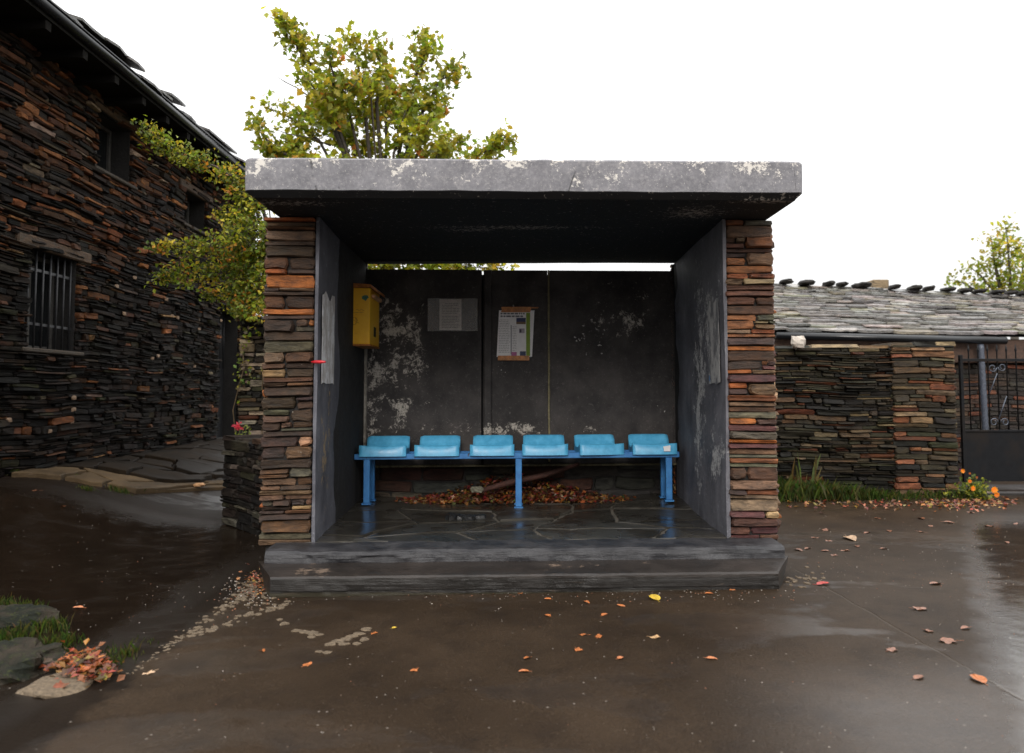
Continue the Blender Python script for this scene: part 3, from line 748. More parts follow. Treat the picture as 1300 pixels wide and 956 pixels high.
# ------------------------------------------------------------------ post box on the left wall
px_ = empty('post_box', S((-1.38, 7.45, P(455,437,7.2).z)))
tag(px_, 'yellow metal post box with a hooded slot on the left inner wall of the shelter', 'post box')
bx0, bx1 = -1.475, P(470.5,400,7.2).x; by0, by1 = 7.2, 7.7; bz0, bz1 = P(455,437,7.2).z, P(455,366,7.2).z
mb = MB(); mb.box(bx0, bx1, by0, by1, bz0, bz1, bev=0.006); mb.build('body', M['yellow'], px_, S)
mb = MB()   # sloping lid with hood on the slot side
vs = [(bx0,by0-0.012,bz1+0.002),(bx0,by1+0.012,bz1+0.002),(bx1+0.05,by1+0.012,bz1-0.03),(bx1+0.05,by0-0.012+0.03,bz1-0.03),
      (bx0,by0-0.012,bz1+0.045),(bx0,by1+0.012,bz1+0.045),(bx1+0.05,by1+0.012,bz1-0.008),(bx1+0.05,by0-0.012+0.03,bz1-0.008),(bx1+0.004,by0-0.012,bz1+0.002),(bx1+0.004,by0-0.012,bz1+0.03),(bx1+0.004,by1+0.012,bz1+0.002),(bx1+0.004,by1+0.012,bz1+0.03)]
mb.add(vs, [(0,1,10,8),(8,10,2,3),(4,9,11,5),(9,7,6,11),(0,8,9,4),(8,3,7,9),(1,5,11,10),(10,11,6,2),(3,2,6,7),(0,4,5,1)])
mb.build('lid', M['yellow_old'], px_, S)
mb = MB(); mb.box(bx1-0.004, bx1+0.035, by0+0.07, by1-0.07, bz1-0.085, bz1-0.05, bev=0.006); mb.build('slot_flap', m_simple('worn_flap', (0.55,0.3,0.16), 0.35, 0.4), px_, S)
mb = MB(); mb.box(bx1-0.002, bx1+0.004, by0+0.2, by0+0.3, bz0+0.08, bz0+0.17, bev=0.001); mb.build('lock_plate', M['black'], px_, S)
mb = MB(); mb.box(bx0-0.002, bx1+0.004, by0-0.003, by1+0.003, bz0-0.016, bz0-0.001, bev=0.003); mb.build('base_rim', M['yellow_old'], px_, S)
mb = MB()   # scribbles on the side, faint
r = random.Random(7); z0 = P(450,394,7.2).z
def scr(pts, w=0.0016): mb.tube([(x, by0-0.001, z) for x, z in pts], w, 4)
scr([(bx0+0.01+0.004*k+0.004*math.sin(k*1.7), z0+0.012*math.sin(k*2.1)+0.006) for k in range(12)])
scr([(bx0+0.075+0.008*k, z0+0.007*math.sin(k*1.3)) for k in range(10)])
scr([(bx0+0.02+0.011*k, z0-0.022+0.003*math.sin(k*2)) for k in range(12)])
scr([(bx0+0.06+0.032*math.cos(k*0.9)*(1-k/30), z0-0.1+0.035*math.sin(k*0.9)) for k in range(16)])
scr([(bx0+0.02+0.01*k, z0-0.07-0.006*k) for k in range(9)])
mb.build('scribble', m_simple('ink', (0.3,0.1,0.02), 0.6), px_, S)
mb = MB(); p = P(464.5,378.5,7.2)
for k in range(5):
    a = [(p.x+(0.026+0.012*r.uniform(-1,1))*math.cos(q), by0-0.0012-0.0004*k, p.z+0.03*math.sin(q)*(0.5+0.5*r.random())+r.uniform(-.01,.01)) for q in [2*math.pi*i/9 for i in range(9)]]
    if k < 3: mb.add(a, [tuple(range(9))])
mb.build('sticker', M['green_print'], px_, S)

# ------------------------------------------------------------------ notices
def quad(mb, px0, px1, py0, py1, Y, col=(1,1,1), mi=0, sk=0.0, th=0.0):
    a = P(px0+sk,py0,Y); b = P(px1+sk,py0,Y); c = P(px1,py1,Y); d = P(px0,py1,Y)
    f = [S((v.x,Y,v.z)) for v in (d,c,b,a)]
    if th:
        g = [S((v.x,Y+th,v.z)) for v in (d,c,b,a)]
        mb.add(f+g, [(0,1,2,3),(7,6,5,4),(0,4,5,1),(1,5,6,2),(2,6,7,3),(3,7,4,0)], col, mi)
    else: mb.add(f, [(0,1,2,3)], col, mi)
Yn = YB-0.012
n1 = empty('notice_sheet', S((P(575,400,Yn).x, Yn, P(575,420,Yn).z)))
tag(n1, 'small weathered typed sheet under clear plastic taped to the black back wall', 'notice')
mb = MB(); quad(mb, 558, 586, 380, 419.5, Yn-0.002, th=0.0015); mb.build('sheet', M['paper_old'], n1)
mb = MB()
r = random.Random(2)
for k in range(17):
    y = 383.5+k*2.0
    if k in (0, 8): continue
    x = 561+ (4 if k < 2 else 0) ; xe = 583.5 - (r.uniform(3,9) if k % 5 == 3 else r.uniform(0,2))
    while x < xe:
        w = r.uniform(1.2,4.5); quad(mb, x, min(x+w, xe), y, y+0.7, Yn-0.0033, (0.12,0.11,0.11)); x += w+0.8
mb.build('print', M['print'], n1)
tp = NT('clear_plastic'); tp.fin((0.5,0.48,0.47,1), 0.35, None, 0.6); tp.bsdf.inputs['Alpha'].default_value = 0.22
mb = MB(); quad(mb, 543, 606, 379, 420.5, Yn-0.006, sk=0.5, th=0.001); mb.build('plastic_sleeve', tp.mat, n1)
n2 = empty('poster', S((P(655,440,Yn).x, Yn, P(655,457,Yn).z)))
tag(n2, 'white printed poster with a green edge strip, orange tape at its top and bottom', 'poster')
mb = MB(); quad(mb, 630.5, 675.5, 394, 453, Yn-0.003, th=0.002, sk=3); mb.build('sheet', M['paper'], n2)
mb = MB(); quad(mb, 668, 673, 397, 452, Yn-0.0048, (0.2,0.3,0.02)); mb.build('green_strip', M['print'], n2)
mb = MB(); r = random.Random(3)
for y, h, xe in ((397.2,1.9,666),(400.6,1.9,664)):
    x = 635.5
    while x < xe:
        w = r.uniform(1.5,6); quad(mb, x, min(x+w,xe), y, y+h, Yn-0.0046, (0.12,0.12,0.14)); x += w+1.0
for k in range(20):
    y = 406+k*2.15
    for (xa, xb) in ((633,647.5),(650.5,657)):
        if k < 4 and xa > 640: continue
        x = xa; xe = xb - r.uniform(0, 2)
        while x < xe:
            w = r.uniform(1,4); quad(mb, x, min(x+w,xe), y, y+0.55, Yn-0.0046, (0.3,0.29,0.3)); x += w+0.7
for (a, b, c, d, col) in ((655.5,667.5,403.5,411.5,(0.03,0.04,0.12)),(655.5,667.5,408.5,411.5,(0.18,0.11,0.06)),(648.3,649.6,413,450,(0.25,0.25,0.27)),(659,666,417,423,(0.4,0.36,0.42)),(659.5,662,418,422,(0.05,0.03,0.06)),(660,667.5,446,452,(0.05,0.06,0.13)),(649,656,447,452,(0.45,0.12,0.3))):
    quad(mb, a, b, c, d, Yn-0.0050-(0.0004 if (a,c) in ((655.5,408.5),(659.5,418)) else 0), col)
mb.build('print', M['print'], n2)
mb = MB(); quad(mb, 636, 683, 389.8, 391.4, Yn-0.0060, th=0.001, sk=1); quad(mb, 636, 673, 389.5, 396.5, Yn-0.0056, th=0.001, sk=2); mb.build('tape', M['orange_tape'], n2)
mb = MB(); quad(mb, 632, 672, 451.5, 457.5, Yn-0.0057, th=0.001); mb.build('tape', M['orange_tape'], n2)
# poster remains on side walls
def wallx(y, left): 
    t_ = (y-YP+0.012)/(YB+0.15-YP)
    return (XL1+0.03 + (XLb-XL1-0.03)*t_ + 0.012) if left else (XR0-0.03 + (XRb-XR0+0.03)*t_ - 0.012)
def remnant(left, y0, y1, z0, z1, seed, mat, cols=None):
    r = random.Random(seed); mb = MB(); n = 9
    def P_(y, z): return S((wallx(y, left), y, z))
    pts = []
    for i in range(n): pts.append((y0+(y1-y0)*i/(n-1), z0+r.uniform(-.008,.008)))
    for i in range(1, n): pts.append((y1+r.uniform(-.02,.0), z0+(z1-z0)*i/(n-1)))
    for i in range(1, n): pts.append((y1-(y1-y0)*i/(n-1), z1+r.uniform(-.06,.0)))
    for i in range(1, n-1): pts.append((y0+r.uniform(0,.03), z1-(z1-z0)*i/(n-1)))
    vs = [P_(*p) for p in pts]; off = Vector((-0.0015 if left else 0.0015, 0, 0)); m = len(vs)
    fs = [tuple(range(m))] + [(i, (i+1)%m, m+(i+1)%m, m+i) for i in range(m)]
    mb.add(vs+[v+off for v in vs], fs)
    return mb
def m_torn(name, a, b):
    t = NT(name); n = t.noise(9, 7, 0.75, (1,1,0.5)); n2 = t.noise(40, 5, 0.7)
    c = t.mix(t.ramp(n, 0.45, 0.55), a, b); c = t.mix(t.ramp(n2, 0.6, 0.66, 0, 0.7), c, (0.08,0.08,0.09))
    return t.fin(c, 0.6, t.bump(n2, 0.4, 0.004))
M['torn'] = m_torn('torn_paper', (0.8,0.8,0.82), (0.5,0.47,0.45)); M['torn2'] = m_torn('torn_paper_b', (0.14,0.14,0.15), (0.42,0.41,0.4))
ya, yb = 5.83, 6.33
zA = P(408,485,5.85).z; o = remnant(True, 5.83, 6.36, 1.33, 2.02, 1, None).build('torn_poster', M['torn'])
tag(o, 'pale torn poster remains on the left inner wall behind the front pillar', 'poster remains')
o = remnant(False, 5.84, 6.22, 1.33, 2.0, 2, None).build('torn_poster', M['torn2'])
tag(o, 'grey torn poster remains with a blue scrap on the right inner wall', 'poster remains')
mb = MB(); x = wallx(6.2, False)-0.004; mb.add([S((x,6.16,1.34)),S((x,6.2,1.36)),S((x,6.19,1.40)),S((x,6.165,1.385))], [(0,1,2,3)]); q = mb.build('blue_scrap', m_simple('blue_ink', (0.1,0.25,0.5), 0.5), o)
# red peg
mb = MB(); a = P(395,459.5,5.69); b = P(413,459.5,5.62); mb.tube([a, a.lerp(b,.25), a.lerp(b,.6), b], [0.004,0.012,0.013,0.007], 8)
tag(mb.build('reflector_peg', M['red']), 'small red plastic peg sticking out of the darker left pillar', 'peg')

# ------------------------------------------------------------------ leaf litter under the bench, branch
LITC = [(0.32,0.1,0.03),(0.22,0.07,0.025),(0.42,0.17,0.05),(0.12,0.04,0.02),(0.5,0.27,0.1),(0.2,0.05,0.03)]
mb = MB(); r = random.Random(9)
for k in range(2300):
    px = r.gauss(640, 62) if r.random() < .7 else r.uniform(500, 800)
    if not 495 < px < 820: continue
    hgt = 0.25*math.exp(-((px-655)/75)**2)+0.02
    y = 7.52 + 0.38*r.random()**0.8; x = P(px, 600, y).x
    z = FL + 0.01 + hgt*((y-7.45)/0.45)*r.random()
    n_ = Vector((r.gauss(0,.5), r.gauss(-0.4,.5), 1))
    add_leaf(mb, S((x,y,z)), n_, r.uniform(0.025,0.055), tuple(c*r.uniform(.2,.75) for c in r.choice(LITC)), r, lobed=r.random()<.4)
tag(mb.build('leaf_litter', M['litter']), 'drift of orange and brown dead leaves heaped under the blue bench', 'leaves', kind='stuff')
mb = MB(); mb.tube([S(P(612,622,7.5)), S(P(650,612,7.6)), S(P(690,604,7.66)), S(P(735,590,7.74))], [0.022,0.03,0.026,0.018], 8)
tag(mb.build('dead_branch', M['bark_red']), 'reddish dead branch lying on the leaf drift under the blue bench', 'branch')
mb = MB(); r = random.Random(12); p = P(606,621,7.5); rock(mb, S((p.x,p.y,p.z)), 0.06, 0.05, 0.025, r, amp=0.4)
tag(mb.build('stone', m_simple('greenish_rock', (0.16,0.15,0.11), 0.7, 0.3)), 'flat greenish stone lying in the leaf drift under the bench', 'stone')

# ------------------------------------------------------------------ low slate wall beside left pillar and ivied wall behind
def freewall(name, A, B, z0, z1, th, pal, seed, label, cat, hr=(0.025,0.07), wr=(0.08,0.35), topj=0.02, mat='wallstone', endA=True, endB=True, parent=None, d=(0.015,0.05)):
    r = random.Random(seed); A = Vector((*A, 0)); B = Vector((*B, 0)); U = (B-A).normalized(); W = (B-A).length
    N = Vector((U.y, -U.x, 0)); Z = Vector((0,0,1)); mb = MB(); pf = lambda q: pick(q, pal)
    O = A + Z*z0
    def bx(o, u0, u1, n0, n1, v0, v1):
        vs = [o+U*u+N*n+Z*v for v in (v0,v1) for n in (n0,n1) for u in (u0,u1)]
        mb.add(vs, [(0,2,3,1),(4,5,7,6),(0,1,5,4),(2,6,7,3),(0,4,6,2),(1,3,7,5)], (0.05,)*3, 1)
    bx(O, 0.02, W-0.02, -th+0.02, -0.01, 0, z1-z0-0.02)
    H = z1-z0
    stone_face(mb, O, U, Z, N, W, H, r, pf, hr, wr, d)
    stone_face(mb, O+U*W-N*th, -U, Z, -N, W, H, r, pf, hr, wr, d)
    if endB: stone_face(mb, O+U*(W-0.02), -N, Z, U, th, H, r, pf, hr, wr, (0.02,0.04))
    if endA: stone_face(mb, O+U*0.02-N*th, N, Z, -U, th, H, r, pf, hr, wr, (0.02,0.04))
    # coping stones
    u = -0.02
    while u < W:
        w = r.uniform(0.25,0.6); w = min(w, W+0.02-u); t_ = r.uniform(0.025,0.045)
        col = pf(r); o = O+Z*(H-0.012+r.uniform(-topj,topj)*0.5)-N*(th+0.02)
        vs = []
        for (zz, k) in ((0,0.0),(t_,0.012)):
            for (a, b) in ((u+0.004+k, k), (u+w-0.004-k, k+r.uniform(-.02,.02)), (u+w-0.004-k, th+0.05-k+r.uniform(-.02,.02)), (u+0.004+k, th+0.05-k+r.uniform(-.02,.02))):
                vs.append(o+U*a+N*b+Z*(zz+r.uniform(-.004,.004)))
        mb.add(vs, [(3,2,1,0),(4,5,6,7),(0,1,5,4),(1,2,6,5),(2,3,7,6),(3,0,4,7)], tuple(min(1,c*1.6) for c in col))
        u += w
    o = mb.build(name, [M[mat], M['mortar']], parent)
    if label: tag(o, label, cat)
    return o
freewall('low_wall', (-2.82,7.95), (-2.0,7.05), -0.1, 0.80, 0.4, PAL_HLOW+[(3,(0.06,0.055,0.045))], 21, 'low dark slate wall stub joining the left side of the shelter', 'wall', hr=(0.03,0.09), wr=(0.1,0.4))
freewall('garden_wall', (-3.12,9.2), (-1.7,9.35), 0.0, 2.1, 0.4, PAL_BND+[(5,(0.22,0.19,0.15))], 22, 'ivy grown stone wall between the old house and the shelter', 'wall', hr=(0.04,0.1), wr=(0.1,0.3))

# ------------------------------------------------------------------ boundary wall on the right
BW0 = P(960,640,9.45); BW1 = P(1137,633,9.45)
b1 = empty('boundary_wall', (4.0, 9.6, 0.0)); tag(b1, 'weathered dry stone boundary wall behind the grass at the right of the shelter', 'wall')
freewall('wall', (BW0.x,9.5), (P(1138,600,9.45).x,9.46), -0.05, P(1050,441,9.45).z, 0.45, PAL_BND, 31, None, None, parent=b1, hr=(0.015,0.07), wr=(0.08,0.5), d=(0.008,0.07), endB=False)
w2 = freewall('pier', (P(1137,600,9.4).x,9.42), (P(1217,600,9.4).x,9.42), -0.05, P(1180,438,9.4).z, 0.5, PAL_BND+[(3,(0.17,0.1,0.055)),(2,(0.15,0.06,0.03))], 32, None, None, parent=b1, hr=(0.035,0.085), wr=(0.15,0.5))
mb = MB(); r = random.Random(14); p = P(1013,439,9.35); rock(mb, p+Vector((0,0,0.045)), 0.085, 0.08, 0.065, r, amp=0.3, seg=10, rings=7)
tag(mb.build('stone', M['pale_rock']), 'pale pinkish rock sitting on top of the boundary wall near the pillar', 'stone')

# ------------------------------------------------------------------ iron gate
YG = 9.62; gx0 = P(1219,500,YG).x; gx1 = gx0+1.5
gt = empty('metal_gate', ((gx0+gx1)/2, YG, 0.1)); tag(gt, 'dark iron gate with spiked bars, scrollwork and a solid lower panel beside the stone pier', 'gate')
zr = P(1250,457,YG).z; zp = P(1250,547,YG).z; zg0 = P(1250,612,YG).z
mb = MB(); mb.box(gx0, gx1, YG-0.02, YG+0.02, zr-0.02, zr+0.015, bev=0.003); mb.box(gx0, gx1, YG-0.022, YG+0.022, zp-0.012, zp+0.012, bev=0.003)
mb.box(gx0-0.0, gx0+0.035, YG-0.023, YG+0.023, zg0, zr+0.06, bev=0.003); mb.box(gx1-0.035, gx1, YG-0.023, YG+0.023, zg0, zr+0.06, bev=0.003)
mb.build('gate_frame', M['gate'], gt)
mb = MB(); mb.box(gx0+0.03, gx1-0.03, YG-0.006, YG+0.006, zg0+0.01, zp-0.012); mb.build('lower_panel', M['gate'], gt)
for k in range(1, 13):
    x = gx0+0.002+k*0.1135
    mb = MB(); mb.tube([(x,YG,zp),(x,YG,zr+0.1),(x,YG,zr+0.115),(x,YG,zr+0.19)], [0.008,0.008,0.014,0.001], 6); mb.build('bar', M['gate'], gt)
ys = YG-0.03
def crl(cx, cz, s, a0, turns=1.2, dirn=1):
    return [(cx+s*(1-q*0.6)*math.cos(a0+dirn*q*turns*2*math.pi), ys, cz+s*(1-q*0.6)*math.sin(a0+dirn*q*turns*2*math.pi)) for q in [i/14 for i in range(15)]]
for ox in (0, 0.56):
    mb = MB()
    def gp(px, py): p = P(px, py, ys); return (p.x+ox, ys, p.z)
    mb.tube([gp(1256,500), gp(1266,474)], 0.006, 6); mb.tube([gp(1278,503), gp(1268,532)], 0.006, 6)
    for (a, b, d_, st) in ((1260,467,-1,0),(1272,466,1,math.pi),(1262,536,1,0),(1276,536,-1,math.pi)):
        c = gp(a, b); mb.tube(crl(c[0], c[2], 0.05, st, 1.2, d_), 0.006, 6)
    mb.build('scrollwork', M['galv'], gt)
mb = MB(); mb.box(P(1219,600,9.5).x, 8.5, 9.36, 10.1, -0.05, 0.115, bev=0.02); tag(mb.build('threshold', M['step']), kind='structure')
freewall('gate_pier', (gx1+0.03,9.42), (gx1+0.8,9.42), -0.05, 1.8, 0.5, PAL_BND, 33, 'stone gate pier on the far side of the iron gate', 'pier', hr=(0.035,0.085), wr=(0.15,0.4))

# ------------------------------------------------------------------ outbuilding with slate roof
ob = empty('outbuilding', (6.0, 13.5, 0)); tag(ob, 'low stone outbuilding with an uneven slate roof and black gutter behind the boundary wall', 'outbuilding')
YE, YR = 12.5, 15.3
xe0, xe1 = 2.6, 9.6
def ez(x): return P(1000,422,YE).z + (P(1280,427,YE).z-P(1000,422,YE).z)*(x-P(1000,422,YE).x)/(P(1280,427,YE).x-P(1000,422,YE).x)
def rz(x): return P(1000,364,YR).z + (P(1290,378,YR).z-P(1000,364,YR).z)*(x-P(1000,364,YR).x)/(P(1290,378,YR).x-P(1000,364,YR).x)
r = random.Random(41); mb = MB()
mb.box(xe0, xe1, 12.72, 15.0, -0.05, 2.0, (0.05,)*3, 1)
stone_face(mb, Vector((xe0,12.72,0)), Vector((1,0,0)), Vector((0,0,1)), Vector((0,-1,0)), xe1-xe0, 2.1, r, lambda q: pick(q, PAL_OUT), (0.04,0.09), (0.15,0.5), (0.015,0.04))
mb.build('wall', [M['wallstone'], M['mortar']], ob)
rf = None
mb = MB(); rows = 19
def rp(x, t_, up=0.0):
    z = ez(x)+(rz(x)-ez(x))*t_ + 0.03*fbm(x, t_*3, 0, 0.6)*math.sin(math.pi*min(1,t_+.1))
    return Vector((x, YE+(YR-YE)*t_, z+up))
def slate(mb, x, w, t0, L, th, tilt, r, col):
    n = 7; top = []; 
    for i in range(n):
        a = i/(n-1); e = 1-abs(2*a-1)**3
        p = rp(x+w*a, t0 - 0.012*e + r.uniform(-.004,.004), 0.022+th+tilt+r.uniform(-.004,.004)); top.append(p)
    bk = [rp(x+w*0.97, t0+L, 0.018), rp(x+w*0.03, t0+L, 0.018)]
    up = top + bk; lo = [v-Vector((0,0,th)) for v in up]; m = len(up)
    fs = [tuple(range(m)), tuple(range(2*m-1, m-1, -1))]+[(i, m+i, m+(i+1)%m, (i+1)%m) for i in range(m)]
    mb.add(up+lo, fs, col)
PAL_SL = [(4,(0.1,0.097,0.092)),(2,(0.2,0.19,0.18)),(3,(0.045,0.043,0.04)),(1,(0.14,0.12,0.085)),(1,(0.1,0.1,0.055))]
for k in range(rows):
    t0 = k/rows; x = xe0-r.uniform(0,.3)
    while x < xe1:
        sz = 1.25-0.55*t0; w = r.uniform(0.2,0.6)*sz
        slate(mb, x, w*1.04, t0+r.uniform(-.012,.012), 2.2/rows, r.uniform(0.02,0.045), r.uniform(-0.004,0.035), r, pick(r, PAL_SL)); x += w
# back slope
vs = [rp(xe0,1), rp(xe1,1), Vector((xe1,YR+2.8,ez(xe1))), Vector((xe0,YR+2.8,ez(xe0)))]; mb.add(vs, [(0,1,2,3)], (0.1,0.1,0.1))
vs = [rp(xe0,0,-.01), rp(xe1,0,-.01), rp(xe1,1,-.01), rp(xe0,1,-.01)]; mb.add(vs, [(0,1,2,3)], (0.02,0.02,0.02))
rf = mb.build('roof', M['slate'], ob)
for px, w in ((998,17),(1024,21),(1052,13),(1069,12),(1094,20),(1135,11),(1161,17),(1179,11),(1203,16),(1225,14),(1243,13),(1265,13),(1283,10),(1298,11),(1314,12),(1335,13)):
    mb = MB(); y = 15.15; x = P(px,365,y).x; z = rz(x)+0.04; ww = w/F*y/2
    rock(mb, (x, y, z+0.03), ww*r.uniform(.85,1.1), 0.22, r.uniform(0.028,0.045), r, (0.02,0.019,0.018), 12, 7, 0.6, 0.25); rs = mb.build('ridge_stone', M['wallstone'], rf)
    mb2 = None
mb = MB(); mb.box(P(1103,360,16.2).x, P(1123,360,16.2).x, 16.0, 16.35, rz(7)-0.4, P(1110,356.5,16.2).z, (0.25,0.2,0.13), bev=0.015); mb.build('chimney', M['wallstone'], rf)
# ridge bed of pale slates
mb = MB(); pts = []
mb.tube([(P(985,430,YE-.08).x,YE-.09,ez(3.5)-0.075),(P(1130,430,YE-.08).x,YE-.09,ez(5.6)-0.075),(P(1276,431,YE-.08).x,YE-.09,ez(7.6)-0.075)], 0.062, 10)
mb.build('gutter', M['gutter'], ob)
mb = MB(); mb.box(xe0, xe1, 12.56, 12.71, 1.72, 2.08, bev=0.01); mb.build('eave_beam', M['wood_old'], ob)
mb = MB(); pts = []; rr = []; xd = P(1246,440,12.4).x; xd2 = P(1253,545,12.4).x
for i in range(30):
    pts.append((xd+(xd2-xd)*i/29, 12.42, 2.0-1.95*i/29)); rr.append(0.043+0.006*(i%2))
mb.tube(pts, rr, 10); mb.build('downpipe', M['galv'], ob)

# ------------------------------------------------------------------ the old house on the left
HX = -5.2; HY0, HY1 = 5.0, 16.0; HZ0 = 0.3; HT = 5.18
hs = empty('stone_house', (HX-2, 10.5, HZ0)); tag(hs, 'tall dark slate stone house with deep eaves and barred windows left of the shelter', 'house')
def hy(px): return -HX*F/(650-px)
def hz(px, py): return CAMZ + (HOR-py)/(650-px)*(-HX)
ops = []   # (y0,y1,z0,z1)
w1 = (hy(30), hy(93), hz(30,441), hz(30,312)); w2_ = (hy(113), hy(157), hz(113,208), hz(113,131)); w3 = (hy(228), hy(255), hz(228,281), hz(228,237)); dr = (hy(276), hy(301), 0.42, hz(278,392))
holes = [w1, w2_, w3, dr]
r = random.Random(51); mb = MB()
ysb = sorted({HY0, HY1, *[h[0] for h in holes], *[h[1] for h in holes]})
for i in range(len(ysb)-1):
    a, b = ysb[i], ysb[i+1]; hh = [h for h in holes if h[0] <= a+1e-6 and h[1] >= b-1e-6]
    if hh:
        h = hh[0]
        if h[2] > 0.1: mb.box(HX-0.5, HX-0.01, a, b, -0.1, h[2], (0.05,)*3, 1)
        mb.box(HX-0.5, HX-0.01, a, b, h[3], HT, (0.05,)*3, 1)
    else: mb.box(HX-0.5, HX-0.01, a, b, -0.1, HT, (0.05,)*3, 1)
mb.box(HX-6, HX-0.5, HY1-0.5, HY1, -0.1, HT, (0.05,)*3, 1); mb.box(HX-6, HX-0.5, HY0, HY0+0.5, -0.1, HT, (0.05,)*3, 1)
hl = [(h[0]-HY0, h[1]-HY0, h[2]+0.1, h[3]+0.1) for h in holes]
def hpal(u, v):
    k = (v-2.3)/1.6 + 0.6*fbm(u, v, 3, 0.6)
    return pick(r, PAL_HSE if r.random() < max(0.12, min(1, k+0.15)) else PAL_HLOW)  # tree shade painted into the stone colours: near-black palette towards the wall foot
# lintel stones above openings
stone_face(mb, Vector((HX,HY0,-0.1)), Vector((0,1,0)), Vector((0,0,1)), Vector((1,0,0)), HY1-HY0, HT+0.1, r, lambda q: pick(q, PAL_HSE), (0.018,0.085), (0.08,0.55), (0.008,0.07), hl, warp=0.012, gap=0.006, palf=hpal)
stone_face(mb, Vector((HX-0.0,HY1-0.03,-0.1)), Vector((-1,0,0)), Vector((0,0,1)), Vector((0,1,0)), 5, HT+0.1, r, lambda q: pick(q, PAL_HSE), (0.06,0.12), (0.3,0.7), (0.015,0.04))
mb.build('wall', [M['housestone'], M['mortar']], hs)
def window(h, bars, shutter=False):
    y0, y1, z0, z1 = h
    mb = MB(); fw = 0.05
    for (a, b, c, d) in ((y0,y0+fw,z0,z1),(y1-fw,y1,z0,z1),(y0+fw,y1-fw,z1-fw,z1),(y0+fw,y1-fw,z0,z0+fw),((y0+y1)/2-0.025,(y0+y1)/2+0.025,z0+fw,z1-fw)):
        mb.box(HX-0.32, HX-0.26, a, b, c, d, bev=0.004)
    w = mb.build('window', M['wood_grey'], hs)
    mb = MB(); mb.box(HX-0.30, HX-0.295, y0+fw, y1-fw, z0+fw, z1-fw); mb.build('pane', M['glass'], w)
    mb = MB(); mb.box(HX-0.02, HX+0.05, y0-0.25, y1+0.25, z1, z1+0.13, (0.09,0.06,0.04), bev=0.015); mb.build('lintel', M['wallstone'], w)
    mb = MB(); mb.box(HX-0.25, HX+0.07, y0-0.12, y1+0.12, z0-0.05, z0-0.001, (0.06,0.05,0.04), bev=0.012); mb.build('sill', M['wallstone'], w)
    if bars:
        n = bars
        mb = MB()
        for k in range(n): y = y0+(y1-y0)*(k+0.5)/n; mb.tube([(HX-0.03,y,z0),(HX-0.03,y,z1)], 0.011, 6)
        for q in (0.25, 0.8): mb.box(HX-0.045, HX-0.035, y0, y1, z0+(z1-z0)*q-0.015, z0+(z1-z0)*q+0.015)
        mb.build('bars', M['iron'], w)
    if shutter:
        mb = MB(); mb.box(HX-0.25, HX-0.22, y0+0.03, y0+(y1-y0)*0.5, z0+0.03, z1-0.03, bev=0.004); mb.build('shutter', M['wood_grey'], w)
    return w
window(w1, 7)['label'] = 'wide barred ground floor window'
window(w2_, 0, True)['label'] = 'upper window with a half closed shutter'
window(w3, 0)['label'] = 'small upper window'
y0, y1, z0, z1 = dr
mb = MB(); mb.box(HX-0.3, HX-0.25, y0, y1, z0, z1, bev=0.005); d_ = mb.build('door', m_simple('dark_door', (0.012,0.012,0.013), 0.5), hs)
mb = MB()
for k in range(6): y = y0+0.1+(y1-y0-0.2)*k/5; mb.tube([(HX-0.23,y,z0+(z1-z0)*0.55),(HX-0.23,y,z1-0.05)], 0.01, 6)
mb.build('door_bars', M['iron'], d_)
# eaves, gutter, roof
HE = -4.62; HEZ = CAMZ+0.833*(-HE)
mb = MB(); mb.box(HX-0.2, HE-0.02, HY0-0.3, HY1+0.3, HEZ-0.13, HEZ-0.09); 
k = HY0
while k < HY1: mb.box(HX-0.1, HE-0.04, k, k+0.1, HEZ-0.23, HEZ-0.131, bev=0.004); k += 0.7
mb.build('soffit', m_simple('tarred_timber', (0.008,0.007,0.006), 0.8, 0.3, 20, 0.3, spec=0.1), hs)
mb = MB(); 
for a in range(1):
    mb.tube([(HE+0.0,HY0-0.4,HEZ-0.04),(HE+0.0,HY1+0.35,HEZ-0.04)], 0.055, 10)
mb.box(HE-0.03, HE+0.057, HY0-0.4, HY1+0.35, HEZ+0.006, HEZ+0.016)
mb.build('gutter', M['gutter'], hs)
r = random.Random(61); mb = MB()
sl = math.tan(R(28)); 
vs = [(HE,HY0-0.4,HEZ),(HE,HY1+0.35,HEZ),(HE-3.6,HY1+0.35,HEZ+3.6*sl),(HE-3.6,HY0-0.4,HEZ+3.6*sl)]
mb.add(vs+[(v[0],v[1],v[2]-0.08) for v in vs], [(0,1,2,3),(7,6,5,4),(0,4,5,1),(1,5,6,2),(2,6,7,3),(3,7,4,0)], (0.05,)*3)
mb.add([(HE-3.6,HY0-0.4,HEZ+3.6*sl),(HE-3.6,HY1+0.35,HEZ+3.6*sl),(HE-7.2,HY1+0.35,HEZ),(HE-7.2,HY0-0.4,HEZ)], [(0,1,2,3)], (0.05,)*3)
for row in range(14):
    y = HY0-0.4; dx = row*0.26
    while y < HY1+0.3:
        w = r.uniform(0.25,0.6); up = r.uniform(0.0,0.05)+(0.07 if (row == 0 and r.random() < .3) else 0); out = r.uniform(0.0,0.06)
        c = pick(r, [(1,(0.045,0.043,0.043)),(1,(0.07,0.066,0.062))])
        x0 = HE+0.04-dx+out; x1 = x0-0.5; z0 = HEZ+0.03+dx*sl+up; z1 = z0+0.5*sl-0.02-up*0.8
        vs = [(x0,y,z0),(x0+r.uniform(-.03,.03),y+w/2,z0+0.01),(x0,y+w,z0),(x1,y+w,z1),(x1,y,z1)]
        mb.add(vs+[(a,b,c_-0.03) for a,b,c_ in vs], [(0,1,2,3,4),(9,8,7,6,5)]+[(i,5+i,5+(i+1)%5,(i+1)%5) for i in range(5)], c); y += w*0.97
mb.build('roof', M['slate'], hs)
